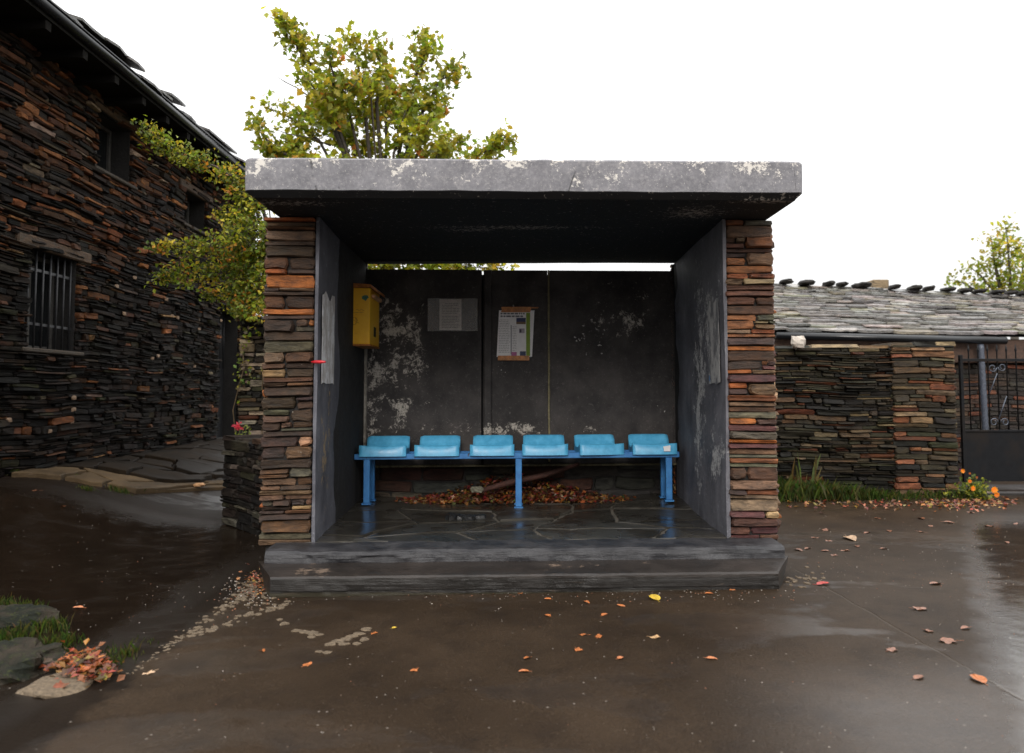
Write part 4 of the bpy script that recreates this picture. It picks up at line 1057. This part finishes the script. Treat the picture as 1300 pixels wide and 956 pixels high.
# pale mortar blobs knocked into the wall
r = random.Random(5); MQ = m_simple('quartz', (0.22,0.14,0.085), 0.7, 0.3)
for px, py in ((140,363),(151,398),(205,380),(213,401),(220,403),(163,352),(8,533),(60,547),(248,418),(276,407),(243,465),(90,520),(88,535),(90,505),(189,455),(196,452)):
    mb = MB(); p = Vector((HX+0.05, hy(px), hz(px,py))); rock(mb, p, 0.015, 0.05, 0.022, r, amp=0.5, seg=9, rings=6); mb.build('pale_stone', MQ, hs)

# ------------------------------------------------------------------ paving left
mb = MB()
def pz(u, v): return (u, v, gh(u, v)+0.05)
E0 = G(10,606); E1 = G(172,628); E2 = G(285,622)
def edgeY(x):
    pts = [(-5.3, 8.1), (E0.x, E0.y), (E1.x, E1.y), (E2.x, E2.y), (-2.7, E2.y+0.4), (-1.5, 8.9)]
    pts.sort()
    for i in range(len(pts)-1):
        if pts[i][0] <= x <= pts[i+1][0]: q = (x-pts[i][0])/(pts[i+1][0]-pts[i][0]); return pts[i][1]+(pts[i+1][1]-pts[i][1])*q
    return 8.5
def ppos(u, v): y = edgeY(u)+v+0.06*fbm(u*3, v, 2); return (u, y, gh(u, y)+0.045)
rr = random.Random(13)
flags(mb, [-5.15,-4.75,-4.2,-3.75,-3.2,-2.7,-2.0], [0,0.42,0.8], ppos, rr, jit=0.4, inset=0.03, thick=0.12, hj=0.016, col=(1.15,1,.8))
flags(mb, [-5.15,-4.8,-4.3,-3.8,-3.4,-2.9,-2.4,-2.0], [0.8,1.3,1.7,2.3,3.0,3.8,4.8,6.0,7.3], ppos, rr, jit=0.4, inset=0.03, thick=0.12, hj=0.03, col=(0.18,0.15,0.12))
tag(mb.build('stone_paving', M['paving']), kind='structure')

# ------------------------------------------------------------------ trees and plants
def foliage(mb, pts, rad, n, size, pal, r, lobed=False, twig=None, dens=None):
    """leaves in tufts round a limb's polyline"""
    L = [0]
    for i in range(len(pts)-1): L.append(L[-1]+(pts[i+1]-pts[i]).length)
    for _ in range(n):
        s = r.random()*L[-1]; i = 0
        while i < len(L)-2 and L[i+1] < s: i += 1
        q = (s-L[i])/max(1e-6, L[i+1]-L[i]); c = pts[i].lerp(pts[i+1], q)
        d = Vector((r.gauss(0,1), r.gauss(0,1), r.gauss(0,.8))).normalized()*rad*r.random()**0.6*(0.65+0.5*(s/L[-1] < .85))
        tip = c+d
        if twig is not None and r.random() < .5: twig.tube([c, c.lerp(tip,.5)+Vector((0,0,.02)), tip], [0.005,0.004,0.002], 4, cap=False)
        base = r.choice(pal); k = r.uniform(.7,1.3)
        for _2 in range(r.randint(6, 9)):
            p = tip + Vector((r.gauss(0,1), r.gauss(0,1), r.gauss(0,.8)))*size*0.85
            nn = Vector((r.gauss(0,.7), r.gauss(0,.7)-0.2, r.gauss(0.6,.6)))
            add_leaf(mb, p, nn, size*r.uniform(.7,1.25), tuple(min(1,x*k*r.uniform(.8,1.2)) for x in base), r, lobed)
YG1 = (0.3,0.29,0.03); GR = (0.17,0.2,0.025); DG = (0.08,0.11,0.018); OR = (0.42,0.2,0.03); YL1 = (0.45,0.38,0.05)
def tree(name, label, base, limbs, Y, spread, size, pal, seed, rad=0.2, dens=34, trunk=0.12, lobed=False, group=None, joint=None, bare=()):
    r = random.Random(seed); root = empty(name, base); tag(root, label, 'tree', group)
    tr = MB(); lf = MB(); base = Vector(base); J = Vector(joint)
    tr.tube([base-Vector((0,0,0.1)), base.lerp(J,.3)+Vector((.03,.02,0)), base.lerp(J,.7)-Vector((.03,.02,0)), J], [trunk*1.3, trunk, trunk*.85, trunk*.75], 10)
    for lb in limbs:
        px = lb[0]; off = r.uniform(-spread, spread); tn = lb[1] if len(lb) > 1 else 1.0
        n = len(px); pts = [P(x, y, Y + off*(i+1)/n) for i, (x, y) in enumerate(px)]
        dn = lb[2] if len(lb) > 2 else 1.0; rd = lb[3] if len(lb) > 3 else rad
        if tn > 0:
            full = [J]+pts; m = []
            for i in range(len(full)-1):
                m += [full[i], full[i].lerp(full[i+1], .5)+Vector((r.uniform(-.04,.04), r.uniform(-.06,.06), r.uniform(-.03,.03)))]
            m.append(full[-1]); k = len(m)
            tr.tube(m, [trunk*.42*tn*(1-i/k)**1.1+0.004 for i in range(k)], 6)
        if dn > 0:
            Lg = sum((pts[i+1]-pts[i]).length for i in range(n-1))
            foliage(lf, pts, rd, max(4, int(dens*dn*(Lg+0.15))), size, pal, r, lobed, tr)
    for px in bare:
        pts = [P(x, y, Y) for x, y in px]; tr.tube(pts, [0.014]+[0.008]*(len(pts)-2)+[0.003], 5)
    tr.build('trunk', M['bark'], root); lf.build('crown', M['leaf'], root)
    return root
T = 11.0
limbs = [([(410,110),(392,78),(372,48),(350,14)],1,1), ([(415,140),(425,100),(418,58)],1,1.0), ([(462,130),(455,85),(447,48)],1,1.0), ([(478,130),(482,95),(477,52)],1,.9),
 ([(515,150),(528,95),(540,62),(537,40)],1,1), ([(530,150),(552,112),(572,95),(584,76)],1,.85), ([(520,175),(545,155),(566,130)],1,.9), ([(560,190),(578,182),(590,176)],.6,1.0),
 ([(600,204),(625,190),(643,172)],.8,1.1,.16), ([(380,205),(350,192),(335,170),(322,146)],.8,1.1), ([(405,178),(370,150),(340,137)],.8,.75,.14), ([(425,150),(403,118),(385,95)],.7,1.0,.17),
 ([(490,150),(498,110),(494,92)],.7,1.0), ([(445,150),(438,120),(430,98)],.8,.9), ([(430,180),(410,150),(395,140)],.7,1), ([(450,195),(440,165),(430,140)],.7,1), ([(470,195),(475,160),(470,130)],.7,1),
 ([(500,195),(505,165),(515,140)],.7,1), ([(530,195),(535,175),(545,150)],.7,1), ([(400,205),(385,190),(365,180)],.5,1), ([(550,205),(560,190),(568,175)],.5,1), ([(460,215),(430,210),(380,212)],.4,.9),([(480,215),(520,210),(560,212)],.4,.9),
 ([(455,235),(440,260),(420,300)],.4,.7,.3),([(520,235),(550,260),(580,300)],.4,.7,.3),([(470,330),(520,330),(580,338),(640,340)],.5,1.4,.22),([(480,345),(450,338),(430,342)],.5,1.2,.2),([(470,110),(455,100),(440,118)],.5,.8),([(395,205),(370,205),(345,200)],.5,1.1)]
tree('tree', 'broad tree with yellow green autumn leaves rising behind the shelter roof', (-1.75,T,0), limbs, T, 1.3, 0.098, [YG1,YG1,GR,GR,YG1,YL1,GR,YG1,YG1,GR]*3+[OR], 71, rad=0.135, dens=36, trunk=0.07, lobed=True, joint=P(488,330,T), bare=[[(400,128),(378,112),(362,104),(350,96)],[(420,185),(395,175),(365,170),(345,162)]])
T2 = 9.0
limbs = [([(330,235),(290,222),(250,205),(215,190),(178,155)],1,1.0,.13), ([(320,250),(298,232),(275,212)],.8,.9,.12), ([(335,290),(305,280),(280,268)],1,1.0,.14), ([(335,320),(290,315),(240,312),(200,318)],1,1.1,.17),
 ([(335,345),(300,350),(255,345),(205,352)],.8,1.1,.15), ([(335,265),(315,255),(300,240)],.6,1.2,.16), ([(340,300),(320,290),(290,300)],.6,1.5,.25), ([(335,370),(300,375),(262,372)],.6,1.1,.15), ([(340,340),(315,330),(285,330)],.6,1.5,.22), ([(345,390),(325,380),(300,392)],.4,.9,.13),([(338,225),(325,240),(318,262)],.3,1.2,.15), ([(345,330),(335,360),(325,388),(322,400)],.3,1.6,.16), ([(345,360),(315,385),(300,395)],.3,1.3,.13), ([(340,310),(325,335),(310,362)],.3,1.6,.18)]
tree('small_tree', 'small tree with arching yellow green branches spreading across the house wall', (P(356,500,T2+.1).x,T2+0.1,0.1), limbs, T2, 0.5, 0.055, [YG1,GR,GR,DG,GR,YL1,YG1,GR,DG]*2+[OR], 72, rad=0.16, dens=85, trunk=0.04, joint=P(345,370,T2))
T3 = 26.0
limbs = [([(1283,370),(1281,330),(1277,290)],1,1,.5), ([(1270,370),(1262,330),(1258,300)],1,.9,.5), ([(1270,375),(1245,350),(1232,340)],1,.9,.5), ([(1255,380),(1225,360),(1210,355)],.8,.7,.4), ([(1300,370),(1298,345),(1296,320)],.8,1,.5), ([(1320,370),(1325,345),(1330,320)],.8,1,.5),([(1290,372),(1300,360),(1315,362)],.5,1,.5),([(1265,340),(1270,320),(1268,305)],.5,.8,.4),([(1345,370),(1350,340),(1350,330)],.8,1,.5)]
tree('far_tree', 'slender sparse tree with small yellow green leaves beyond the outbuilding roof', (P(1290,500,T3).x,T3,-0.1), limbs, T3, 1.0, 0.16, [YG1,GR,YL1,GR], 73, rad=0.55, dens=20, trunk=0.16, joint=P(1288,420,T3))
# ivy on garden wall
mb = MB(); r = random.Random(81)
for k in range(900):
    x = r.uniform(-3.14,-2.3); z = 0.15+2.05*(1-r.random()**1.3); 
    if fbm(x, z, 4, 2.2) < -0.12: continue
    add_leaf(mb, Vector((x, 9.14+0.1*(x+3.12)-r.random()*0.12, z)), Vector((r.gauss(0,.5), -1, r.gauss(.4,.4))), r.uniform(.03,.06), tuple(c*r.uniform(.6,1.2) for c in r.choice([GR,DG,YG1,(0.2,0.16,0.09)])), r, True)
for q in range(7):
    x = r.uniform(-3.1,-2.5); mb.tube([(x+0.06*math.sin(i*1.3+q), 9.1, 0.1+i*0.24) for i in range(8)], 0.007, 5, (0.18,0.13,0.08))
tag(mb.build('ivy', M['leaf']), 'ragged ivy climbing the stone wall beside the left pillar', 'ivy', kind='stuff')
# red and pink flowers at wall foot
fr = empty('flower_plant', (P(306,548,8.6).x, 8.6, 0.0)); tag(fr, 'small plant with pink blooms at the foot of the ivied wall', 'plant')
mb = MB(); mb2 = MB(); r = random.Random(82)
for px, py in ((300,541),(305,544),(311,556),(303,540)):
    p = P(px,py,8.6); 
    mb = MB()
    for k in range(5): add_leaf(mb, p+Vector((r.gauss(0,.015),r.gauss(0,.015),r.gauss(0,.012))), Vector((r.gauss(0,.5),-1,r.gauss(0,.5))), 0.05, (0.6,0.06,0.1), r)
    mb.build('bloom', M['leaf'], fr)
for k in range(40):
    p = P(r.uniform(297,318), r.uniform(540,590), 8.6+r.uniform(-.05,.1)); add_leaf(mb2, p, Vector((r.gauss(0,.5),-.6,.6)), 0.05, GR, r)
for k in range(5): a = P(300+4*k,545,8.6); mb2.tube([(a.x,a.y,0.02),(a.x+.01,a.y,a.z*.6),tuple(a)], 0.004, 4, DG)
mb2.build('foliage', M['leaf'], fr)
# grass strip
def blades(mb, p, n, h, r, spread=0.06, cols=((0.05,0.08,0.012),(0.085,0.11,0.02),(0.03,0.05,0.01),(0.1,0.09,0.03))):
    for _ in range(n):
        b = p+Vector((r.gauss(0,spread), r.gauss(0,spread*.7), 0)); b.z = gh(b.x,b.y)-0.005; hh = h*r.uniform(.5,1.15); a = r.uniform(0,6.28); ln = hh*r.uniform(.15,.7)
        d = Vector((math.cos(a), math.sin(a), 0)); s = Vector((-d.y, d.x, 0))*min(0.005, 0.0018+0.018*h)
        m_ = b+d*ln*.35+Vector((0,0,hh*.65)); t_ = b+d*ln+Vector((0,0,hh)); mb.add([b-s, b+s, m_+s*.8, t_, m_-s*.8], [(0,1,2,3,4)], tuple(c*r.uniform(.7,1.2) for c in r.choice(cols)))
mb = MB(); r = random.Random(91)
for k in range(260):
    x = 3.05+2.1*(r.random()**1.5); y = 9.36-r.random()*0.3; k2 = max(0.25, 1-(x-3.05)/1.9)
    blades(mb, Vector((x,y,0)), int(9*k2)+3, (0.19*k2+0.05)*r.uniform(.6,1.2), r, 0.05)
for k in range(10): blades(mb, Vector((3.3+r.uniform(-.15,.2), 9.3, 0)), 1, 0.55, r, .05, ((0.2,0.17,0.06),))
tag(mb.build('grass', M['leaf']), 'tufts of green grass along the foot of the boundary wall', 'grass', kind='stuff')
# marigold plant
fp = empty('marigold_plant', (P(1236,636,9.15).x, 9.15, gh(5,9.15))); tag(fp, 'leafy plant with orange marigold blooms at the foot of the stone pier by the gate', 'plant')
mb = MB(); mb2 = MB(); r = random.Random(92)
for k in range(70):
    a0 = Vector((fp.location.x+r.gauss(0,.05), 9.15+r.gauss(0,.04), 0.05)); px = r.gauss(1235,15); py = r.uniform(600,632)+abs(px-1235)*0.4
    tp_ = P(px, py, 9.1+r.uniform(-.12,.12)); mid = a0.lerp(tp_,.5)+Vector((0,0,.03)); mb.tube([a0,mid,tp_], [0.004,0.003,0.002], 4, DG, cap=False)
    for j in range(9):
        q = a0.lerp(tp_, r.uniform(.3,1))+Vector((r.gauss(0,.02),r.gauss(0,.02),r.gauss(0,.02))); add_leaf(mb, q, Vector((r.gauss(0,.6),r.gauss(-.3,.5),r.gauss(.6,.4))), r.uniform(.03,.055), r.choice([GR,DG,(0.12,0.16,0.03),YG1]), r)
mb.build('foliage', M['leaf'], fp)
for px, py, s, c in ((1222,598,.055,(0.85,0.3,.02)),(1231,611,.05,(0.8,0.22,.02)),(1235,620,.065,(0.85,0.3,.02)),(1231,601,.03,(0.5,0.12,.02)),(1262,622,.085,(0.9,0.35,.03)),(1265,628,.07,(0.85,0.25,.02)),(1240,606,.03,(0.4,0.1,.02)),(1219,596,.025,(0.12,0.02,.1))):
    mb = MB(); c0 = P(px,py,8.98)
    for ring, rr_ in ((9,1.0),(7,.6)):
        for k in range(ring):
            a = 2*math.pi*k/ring+ring; d = Vector((math.cos(a), -0.25, math.sin(a))); sd = Vector((-math.sin(a),0,math.cos(a)))
            rr2 = s*.5*rr_; mb.add([c0, c0+d*rr2*.6-sd*rr2*.32, c0+d*rr2, c0+d*rr2*.6+sd*rr2*.32], [(0,1,2,3)], tuple(x*r.uniform(.85,1.1) for x in c))
    mb.build('bloom', M['leaf'], fp)

# mossy stones lower left
for i, (px, py, rx, ry, rz_, lab) in enumerate(((0,792,0.26,0.16,0.07,'flat mossy stone at the left road edge, the farther of two'),(8,850,0.25,0.2,0.08,'flat mossy stone at the left road edge, the nearer of two'))):
    mb = MB(); r = random.Random(100+i); p = G(px,py); rock(mb, p, rx, ry, rz_, r, seg=30, rings=16, amp=0.55)
    tag(mb.build('mossy_stone', M['moss']), lab, 'stone')
mb = MB(); r = random.Random(105); p = G(95,870); rock(mb, p-Vector((0.06,0.02,0)), 0.15, 0.13, 0.025, r, seg=22, rings=10, amp=0.25)
tag(mb.build('kerb_stone', M['tan']), 'tan flat stone under the orange leaves at the lower left road edge', 'stone')
mb = MB()
for px, py, n, h in ((150,831,50,.05),(158,833,40,.05),(60,800,160,.07),(15,815,160,.07),(30,775,120,.06),(5,790,120,.07),(85,815,80,.05),(50,845,60,.05),(70,820,90,.06),(45,797,60,.05),(20,796,60,.05),(10,768,60,.06),(130,848,60,.05),(75,835,60,.05),(110,622,80,.05),(150,624,120,.06),(165,622,90,.06),(40,598,90,.07),(15,604,90,.08),(5,600,60,.08),(90,605,60,.05),(180,815,20,.03)):
    blades(mb, G(px,py), n, h, r, 0.05)
tag(mb.build('verge_grass', M['leaf']), 'short grass and moss growing between the stones at the left road edge', 'grass', kind='stuff')

# tan crusty patches on the tarmac
mb = MB(); r = random.Random(110)
def patch(px, py, w, h):
    c = G(px, py); n = 11; s = r.uniform(0, 9); hw = w/F*c.y/2; hh = hw*r.uniform(.7,1.3)
    top = [(c.x+hw*math.cos(q)*(1+.4*math.sin(3*q+s)*r.random()), c.y+hh*math.sin(q)*(1+.4*r.uniform(-1,1)), c.z+0.005) for q in [2*math.pi*i/n for i in range(n)]]
    lo = [(c.x+(x-c.x)*1.25, c.y+(y-c.y)*1.25, c.z-0.006) for x, y, z in top]
    mb.add(top+lo, [tuple(range(n))]+[(i, n+i, n+(i+1)%n, (i+1)%n) for i in range(n)])
for px, py, w in ((376,801,11),(386,803,12),(396,804,12),(405,806,10),(395,809,8),(355,787,7),(361,792,9),(466,799,11),(455,805,12),(447,808,12),(438,812,12),(429,815,14),(420,818,12),(436,818,12),(453,818,9),(462,812,9),(405,828,8),(415,829,10),(417,819,8)): patch(px, py, w*1.1, 4)
for k in range(120):
    q = r.random(); px = 325+(165-325)*q+r.gauss(0,4); py = 742+(856-742)*q+r.gauss(0,4)*(1-q); patch(px, py, r.uniform(2,9)*(1-.5*q), 3)
for k in range(50):
    q = r.random(); px = 370+(225-370)*q+r.gauss(0,2); py = 765+(812-765)*q+r.gauss(0,2.5); patch(px, py, r.uniform(3,9), 3)
for k in range(60): patch(r.gauss(325,12), r.gauss(752,9), r.uniform(2,6), 2)
for k in range(30):
    q = r.random(); patch(1002+45*q+r.gauss(0,3), 735-3*q+r.gauss(0,5), r.uniform(2,6), 2)
tag(mb.build('sand_crust', M['tan']), 'scabby tan patches of grit crusted on the wet tarmac in front of the step', 'grit', kind='stuff')
# grit
mb = MB()
def peb(px, py, s, col):
    c = G(px, py); c.z += s*.3; vs = [c+Vector((r.uniform(.6,1)*s*a, r.uniform(.6,1)*s*b, s*.6*d)) for a, b, d in ((1,0,0),(-1,0,0),(0,1,0),(0,-1,0),(0,0,1),(0,0,-1))]
    mb.add(vs, [(0,2,4),(2,1,4),(1,3,4),(3,0,4),(2,0,5),(1,2,5),(3,1,5),(0,3,5)], col)
GC = [(0.22,0.19,0.16),(0.16,0.11,0.08),(0.33,0.29,0.25),(0.2,0.08,0.04),(0.08,0.06,0.05)]
for k in range(260): peb(r.uniform(330,1010), 749+abs(r.gauss(0,9)), r.uniform(.003,.007), r.choice(GC))
for k in range(200): peb(r.uniform(150,1290), r.uniform(745,950), r.uniform(.002,.005), r.choice(GC))
for k in range(220): peb(r.gauss(318,22), r.gauss(752,10), r.uniform(.004,.010), r.choice(GC))
for k in range(250): peb(r.uniform(1000,1290), r.uniform(645,760), r.uniform(.003,.006), r.choice(GC))
for k in range(150): peb(r.uniform(60,330), r.uniform(640,860), r.uniform(.003,.006), r.choice(GC))
tag(mb.build('grit', M['grit']), 'scattered pale grit along the foot of the step and over the tarmac', 'grit', kind='stuff')
# leaf heap lower left, drifts at wall foot and step corner
mb = MB()
for k in range(330):
    p = G(r.gauss(106,19), r.gauss(854,9)); p.z += 0.02+r.random()*.04; add_leaf(mb, p, Vector((r.gauss(0,.4),r.gauss(-.2,.4),1)), r.uniform(.025,.05), tuple(c*r.uniform(.4,1.0) for c in r.choice(LITC[:4])), r, r.random()<.5)
tag(mb.build('leaf_drift', M['litter']), 'heap of orange leaves at the lower left road edge beside the tan stone', 'leaves', kind='stuff')
mb = MB()
for k in range(420):
    px = r.uniform(1000,1290) if r.random()<.6 else r.gauss(1225,30); p = G(px, r.gauss(640,4)); p.z += 0.01; add_leaf(mb, p, Vector((r.gauss(0,.4),r.gauss(-.2,.4),1)), r.uniform(.03,.06), tuple(c*r.uniform(.4,.9) for c in r.choice(LITC)), r, r.random()<.5)
tag(mb.build('leaf_scatter', M['litter']), 'brown leaves caught along the foot of the boundary wall and gate', 'leaves', kind='stuff')
mb = MB()
for k in range(110):
    p = G(r.gauss(325,9), r.gauss(742,8)); p.z += 0.01+r.random()*.02; add_leaf(mb, p, Vector((r.gauss(0,.4),r.gauss(-.2,.4),1)), r.uniform(.015,.03), tuple(c*r.uniform(.6,1.1) for c in r.choice(LITC)), r, r.random()<.5)
tag(mb.build('leaf_scatter', M['litter']), 'small brown leaves and debris caught at the left corner of the step', 'leaves', kind='stuff')

# individual fallen leaves
def leaf_mesh(name, seed, lobed):
    r = random.Random(seed); mb = MB()
    if lobed:
        n = 26; pts = []
        for i in range(n):
            a = 2*math.pi*i/n; rr2 = 0.5*(0.62+0.38*abs(math.cos(2.5*a)))*(1+r.uniform(-.08,.08)); pts.append(Vector((rr2*math.cos(a), rr2*math.sin(a)*.85, 0.10*rr2*math.sin(3*a+seed)+0.03)))
    else:
        n = 18; pts = []
        for i in range(n):
            a = 2*math.pi*i/n; pts.append(Vector((0.5*math.cos(a), 0.27*math.sin(a)*(1-.35*math.cos(a))*(1+r.uniform(-.08,.08)), 0.12*abs(math.sin(a))+0.02+r.uniform(-.01,.02))))
    c = Vector((0,0,0.02)); mb.add([c]+pts, [(0, 1+i, 1+(i+1)%n) for i in range(n)], (1,1,1))
    mb.tube([(-0.42,0,.03),(-0.62,.05,.03),(-0.8,.09,.05)], [0.02,0.015,0.012], 4, (0.4,0.25,0.2))
    return mb
lm = {}
def fallen(px, py, size, col, label, group=None):
    key = (col, r.randint(0, 2))
    if key not in lm:
        mb = leaf_mesh('leaf', len(lm), key[1] == 1)
        m_ = 'fl_%s' % col
        if m_ not in M:
            cc = {'orange':(0.42,0.14,0.045),'pale':(0.5,0.33,0.2),'yellow':(0.62,0.42,0.06),'red':(0.35,0.03,0.02),'brown':(0.2,0.08,0.04),'stone':(0.45,0.28,0.14)}[col]
            M[m_] = m_simple('leaf_'+col, cc, 0.35, 0.35, 60, 0.2)
        o = mb.build('fallen_leaf', M[m_], origin=(0,0,0)); lm[key] = o
    else:
        o = lm[key].copy(); COL.objects.link(o)
    p = G(px, py, 0.001); o.location = p; o.scale = (size,)*3
    o.rotation_euler = (r.uniform(-.1,.1), r.uniform(-.1,.1), r.uniform(0,6.28))
    for k in ('group',):
        if k in o: del o[k]
    tag(o, label, 'leaf', group)
r = random.Random(120)
GO = 'orange leaves scattered on the wet tarmac in front of the step'
for px, py in ((627,753),(661,753),(740,749.5),(821,748),(900,754),(695,761),(745,765),(788,770),(768,781),(695,782),(740,806),(760,808),(734,825),(669,836),(788,836),(904,837),(665,853),(475,804),(333,827),(391,844),(526,851),(930,749)):
    fallen(px, py, r.uniform(.042,.058), 'orange', 'small orange leaf lying on the wet tarmac in front of the step', GO)
fallen(830,760,.11,'yellow','large yellow leaf on the tarmac just in front of the step'); fallen(501,797.5,.035,'yellow','tiny bright yellow leaf on the tarmac between tan patches and step'); fallen(832,809,.06,'stone','curled tan leaf alone on the tarmac below the yellow leaf')
fallen(1045,742,.085,'red','dark red leaf beside the right corner of the step'); fallen(1080,685,.17,'pale','largest pale leaf on the tarmac right of the shelter')
GB = 'brown leaves scattered on the tarmac right of the shelter'
for px, py in ((1048,673),(1035,683),(1052,687),(1088,694),(1025,697),(1014,699),(1047,700),(1059,705),(1073,699),(1122,697),(1101,677),(1129,675),(1172,676),(1182,668),(1170,659),(1114,658),(1187,742),(1168,773),(1179,801),(1225,798),(1203,814),(1278,689),(1233,651),(1132,825),(1167,861),(1290,665),(1255,668),(1205,664)):
    fallen(px, py, r.uniform(.055,.095), 'brown' if r.random()<.01 else 'pale' if False else 'brown', 'brown dead leaf on the tarmac right of the shelter', GB)
fallen(1241,863,.09,'orange','orange leaf at the lower right of the road, on the sky reflecting wet patch')
fallen(99,772,.06,'orange','lone orange leaf on the dark tarmac left of the shelter, near the mossy stones')
fallen(188,855,.06,'pale','pale leaf by the joint in the tarmac near the lower left leaf heap')
fallen(44,623,.09,'brown','brown leaf at the edge of the stone paving, by the house'); fallen(78,643,.06,'orange','orange leaf on the dark tarmac below the stone paving')
mb = MB(); rr_ = random.Random(4); rock(mb, G(253,623)+Vector((0,0,0.07)), 0.07, 0.06, 0.02, rr_, seg=10, rings=6); tag(mb.build('stone', m_simple('tan_rock', (0.45,0.25,0.12), 0.7)), 'small tan stone lying on the edge of the stone paving', 'stone')

# ------------------------------------------------------------------ unseen house added behind the viewer to block low sky light
oh = empty('sky_blocker_house', (0, -13, 0)); tag(oh, 'long slate house, unseen, added behind the viewer to block low sky light', 'house')
mb = MB(); r = random.Random(200)
cuts = [-14,-11.5,-10.3,-6.5,-5.3,-1.5,-0.3,3.5,4.7,8.5,9.7,14]
for i in range(len(cuts)-1):
    a, b = cuts[i], cuts[i+1]
    if i % 2: mb.box(a, b, -19, -13, -0.1, 1.0); mb.box(a, b, -19, -13, 2.3, 3.2)
    else: mb.box(a, b, -19, -13, -0.1, 3.2)
mb.build('wall', M['housestone'], oh); M_ = oh.children[0].data.attributes['Col'].data
for q in M_: q.color = (0.05,0.04,0.032,1)
for i in (1,3,5,7,9):
    for z0, z1 in ((1.0,2.3),):
        mb = MB(); a, b = cuts[i], cuts[i+1]
        for f in ((a,a+.07,z0,z1),(b-.07,b,z0,z1),(a+.07,b-.07,z0,z0+.07),(a+.07,b-.07,z1-.07,z1),((a+b)/2-.03,(a+b)/2+.03,z0+.07,z1-.07)): mb.box(f[0], f[1], -13.2, -13.12, f[2], f[3])
        q = mb.build('window', M['wood_grey'], oh); mb = MB(); mb.box(a, b, -13.18, -13.17, z0, z1); mb.build('pane', M['glass'], q)
mb = MB(); vs = [(-14.4,-12.5,3.1),(14.4,-12.5,3.1),(14.4,-16,4.9),(-14.4,-16,4.9),(-14.4,-19.5,3.1),(14.4,-19.5,3.1)]
mb.add(vs+[(x,y,z-0.12) for x,y,z in vs], [(0,1,2,3),(3,2,5,4),(7,6,9,8),(8,9,10,11),(0,6,7,1),(4,5,11,10),(1,7,8,2),(2,8,11,5),(0,3,9,6),(3,4,10,9)], (0.09,0.085,0.08)); mb.build('roof', M['slate'], oh)

# ------------------------------------------------------------------ camera, light, world
cam = bpy.data.cameras.new('camera'); co = bpy.data.objects.new('camera', cam); COL.objects.link(co)
co.location = (0,0,CAMZ); co.rotation_euler = (math.pi/2+TILT, 0, 0)
cam.sensor_width = 36; cam.lens = 36*F/1300; cam.shift_y = -45/1300; cam.clip_end = 2000; cam.clip_start = 0.05
cam.dof.use_dof = True; cam.dof.focus_distance = 6.2; cam.dof.aperture_fstop = 2.0
scene.camera = co
SUN_EL, SUN_AZ = R(27), R(184)
sd = bpy.data.lights.new('sun', 'SUN'); sd.energy = 1.2; sd.angle = R(18); sd.color = (1,0.96,0.9)
so = bpy.data.objects.new('sun', sd); COL.objects.link(so)
dv = Vector((math.sin(SUN_AZ)*math.cos(SUN_EL), math.cos(SUN_AZ)*math.cos(SUN_EL), math.sin(SUN_EL)))
so.rotation_euler = dv.to_track_quat('Z', 'Y').to_euler(); so.location = (0,0,20)
w = bpy.data.worlds.new('World'); scene.world = w; w.use_nodes = True; nt = w.node_tree
bg = nt.nodes['Background']; sky = nt.nodes.new('ShaderNodeTexSky'); sky.sky_type = 'NISHITA'; sky.sun_disc = False
sky.sun_elevation = SUN_EL; sky.sun_rotation = SUN_AZ; sky.dust_density = 5; sky.air_density = 1.5
# overcast: the cloud deck hides nearly all of the blue sky
tc = nt.nodes.new('ShaderNodeTexCoord'); nz = nt.nodes.new('ShaderNodeTexNoise'); nz.inputs['Scale'].default_value = 2.0; nz.inputs['Detail'].default_value = 4
nt.links.new(tc.outputs['Generated'], nz.inputs['Vector'])
mr = nt.nodes.new('ShaderNodeMapRange'); nt.links.new(nz.outputs['Fac'], mr.inputs[0]); mr.inputs[1].default_value = 0.3; mr.inputs[2].default_value = 0.7; mr.inputs[3].default_value = 0.96; mr.inputs[4].default_value = 1.04
# a cloud deck is about three times as bright overhead as at the horizon
sp = nt.nodes.new('ShaderNodeSeparateXYZ'); nt.links.new(tc.outputs['Generated'], sp.inputs[0])
el = nt.nodes.new('ShaderNodeMapRange'); nt.links.new(sp.outputs[2], el.inputs[0]); el.inputs[1].default_value = 0; el.inputs[2].default_value = 1; el.inputs[3].default_value = 7.9; el.inputs[4].default_value = 28
ml = nt.nodes.new('ShaderNodeMath'); ml.operation = 'MULTIPLY'; nt.links.new(el.outputs[0], ml.inputs[0]); nt.links.new(mr.outputs[0], ml.inputs[1])
cb = nt.nodes.new('ShaderNodeCombineColor')
for i in range(3): nt.links.new(ml.outputs[0], cb.inputs[i])
mx = nt.nodes.new('ShaderNodeMix'); mx.data_type = 'RGBA'; mx.inputs[0].default_value = 0.92
nt.links.new(sky.outputs[0], mx.inputs[6]); nt.links.new(cb.outputs[0], mx.inputs[7])
nt.links.new(mx.outputs[2], bg.inputs[0]); bg.inputs[1].default_value = 0.1
vs_ = scene.view_settings; vs_.view_transform = 'Standard'; vs_.look = 'None'; vs_.exposure = 0.2; vs_.gamma = 1; vs_.use_curve_mapping = False
scene.cycles.max_bounces = 6
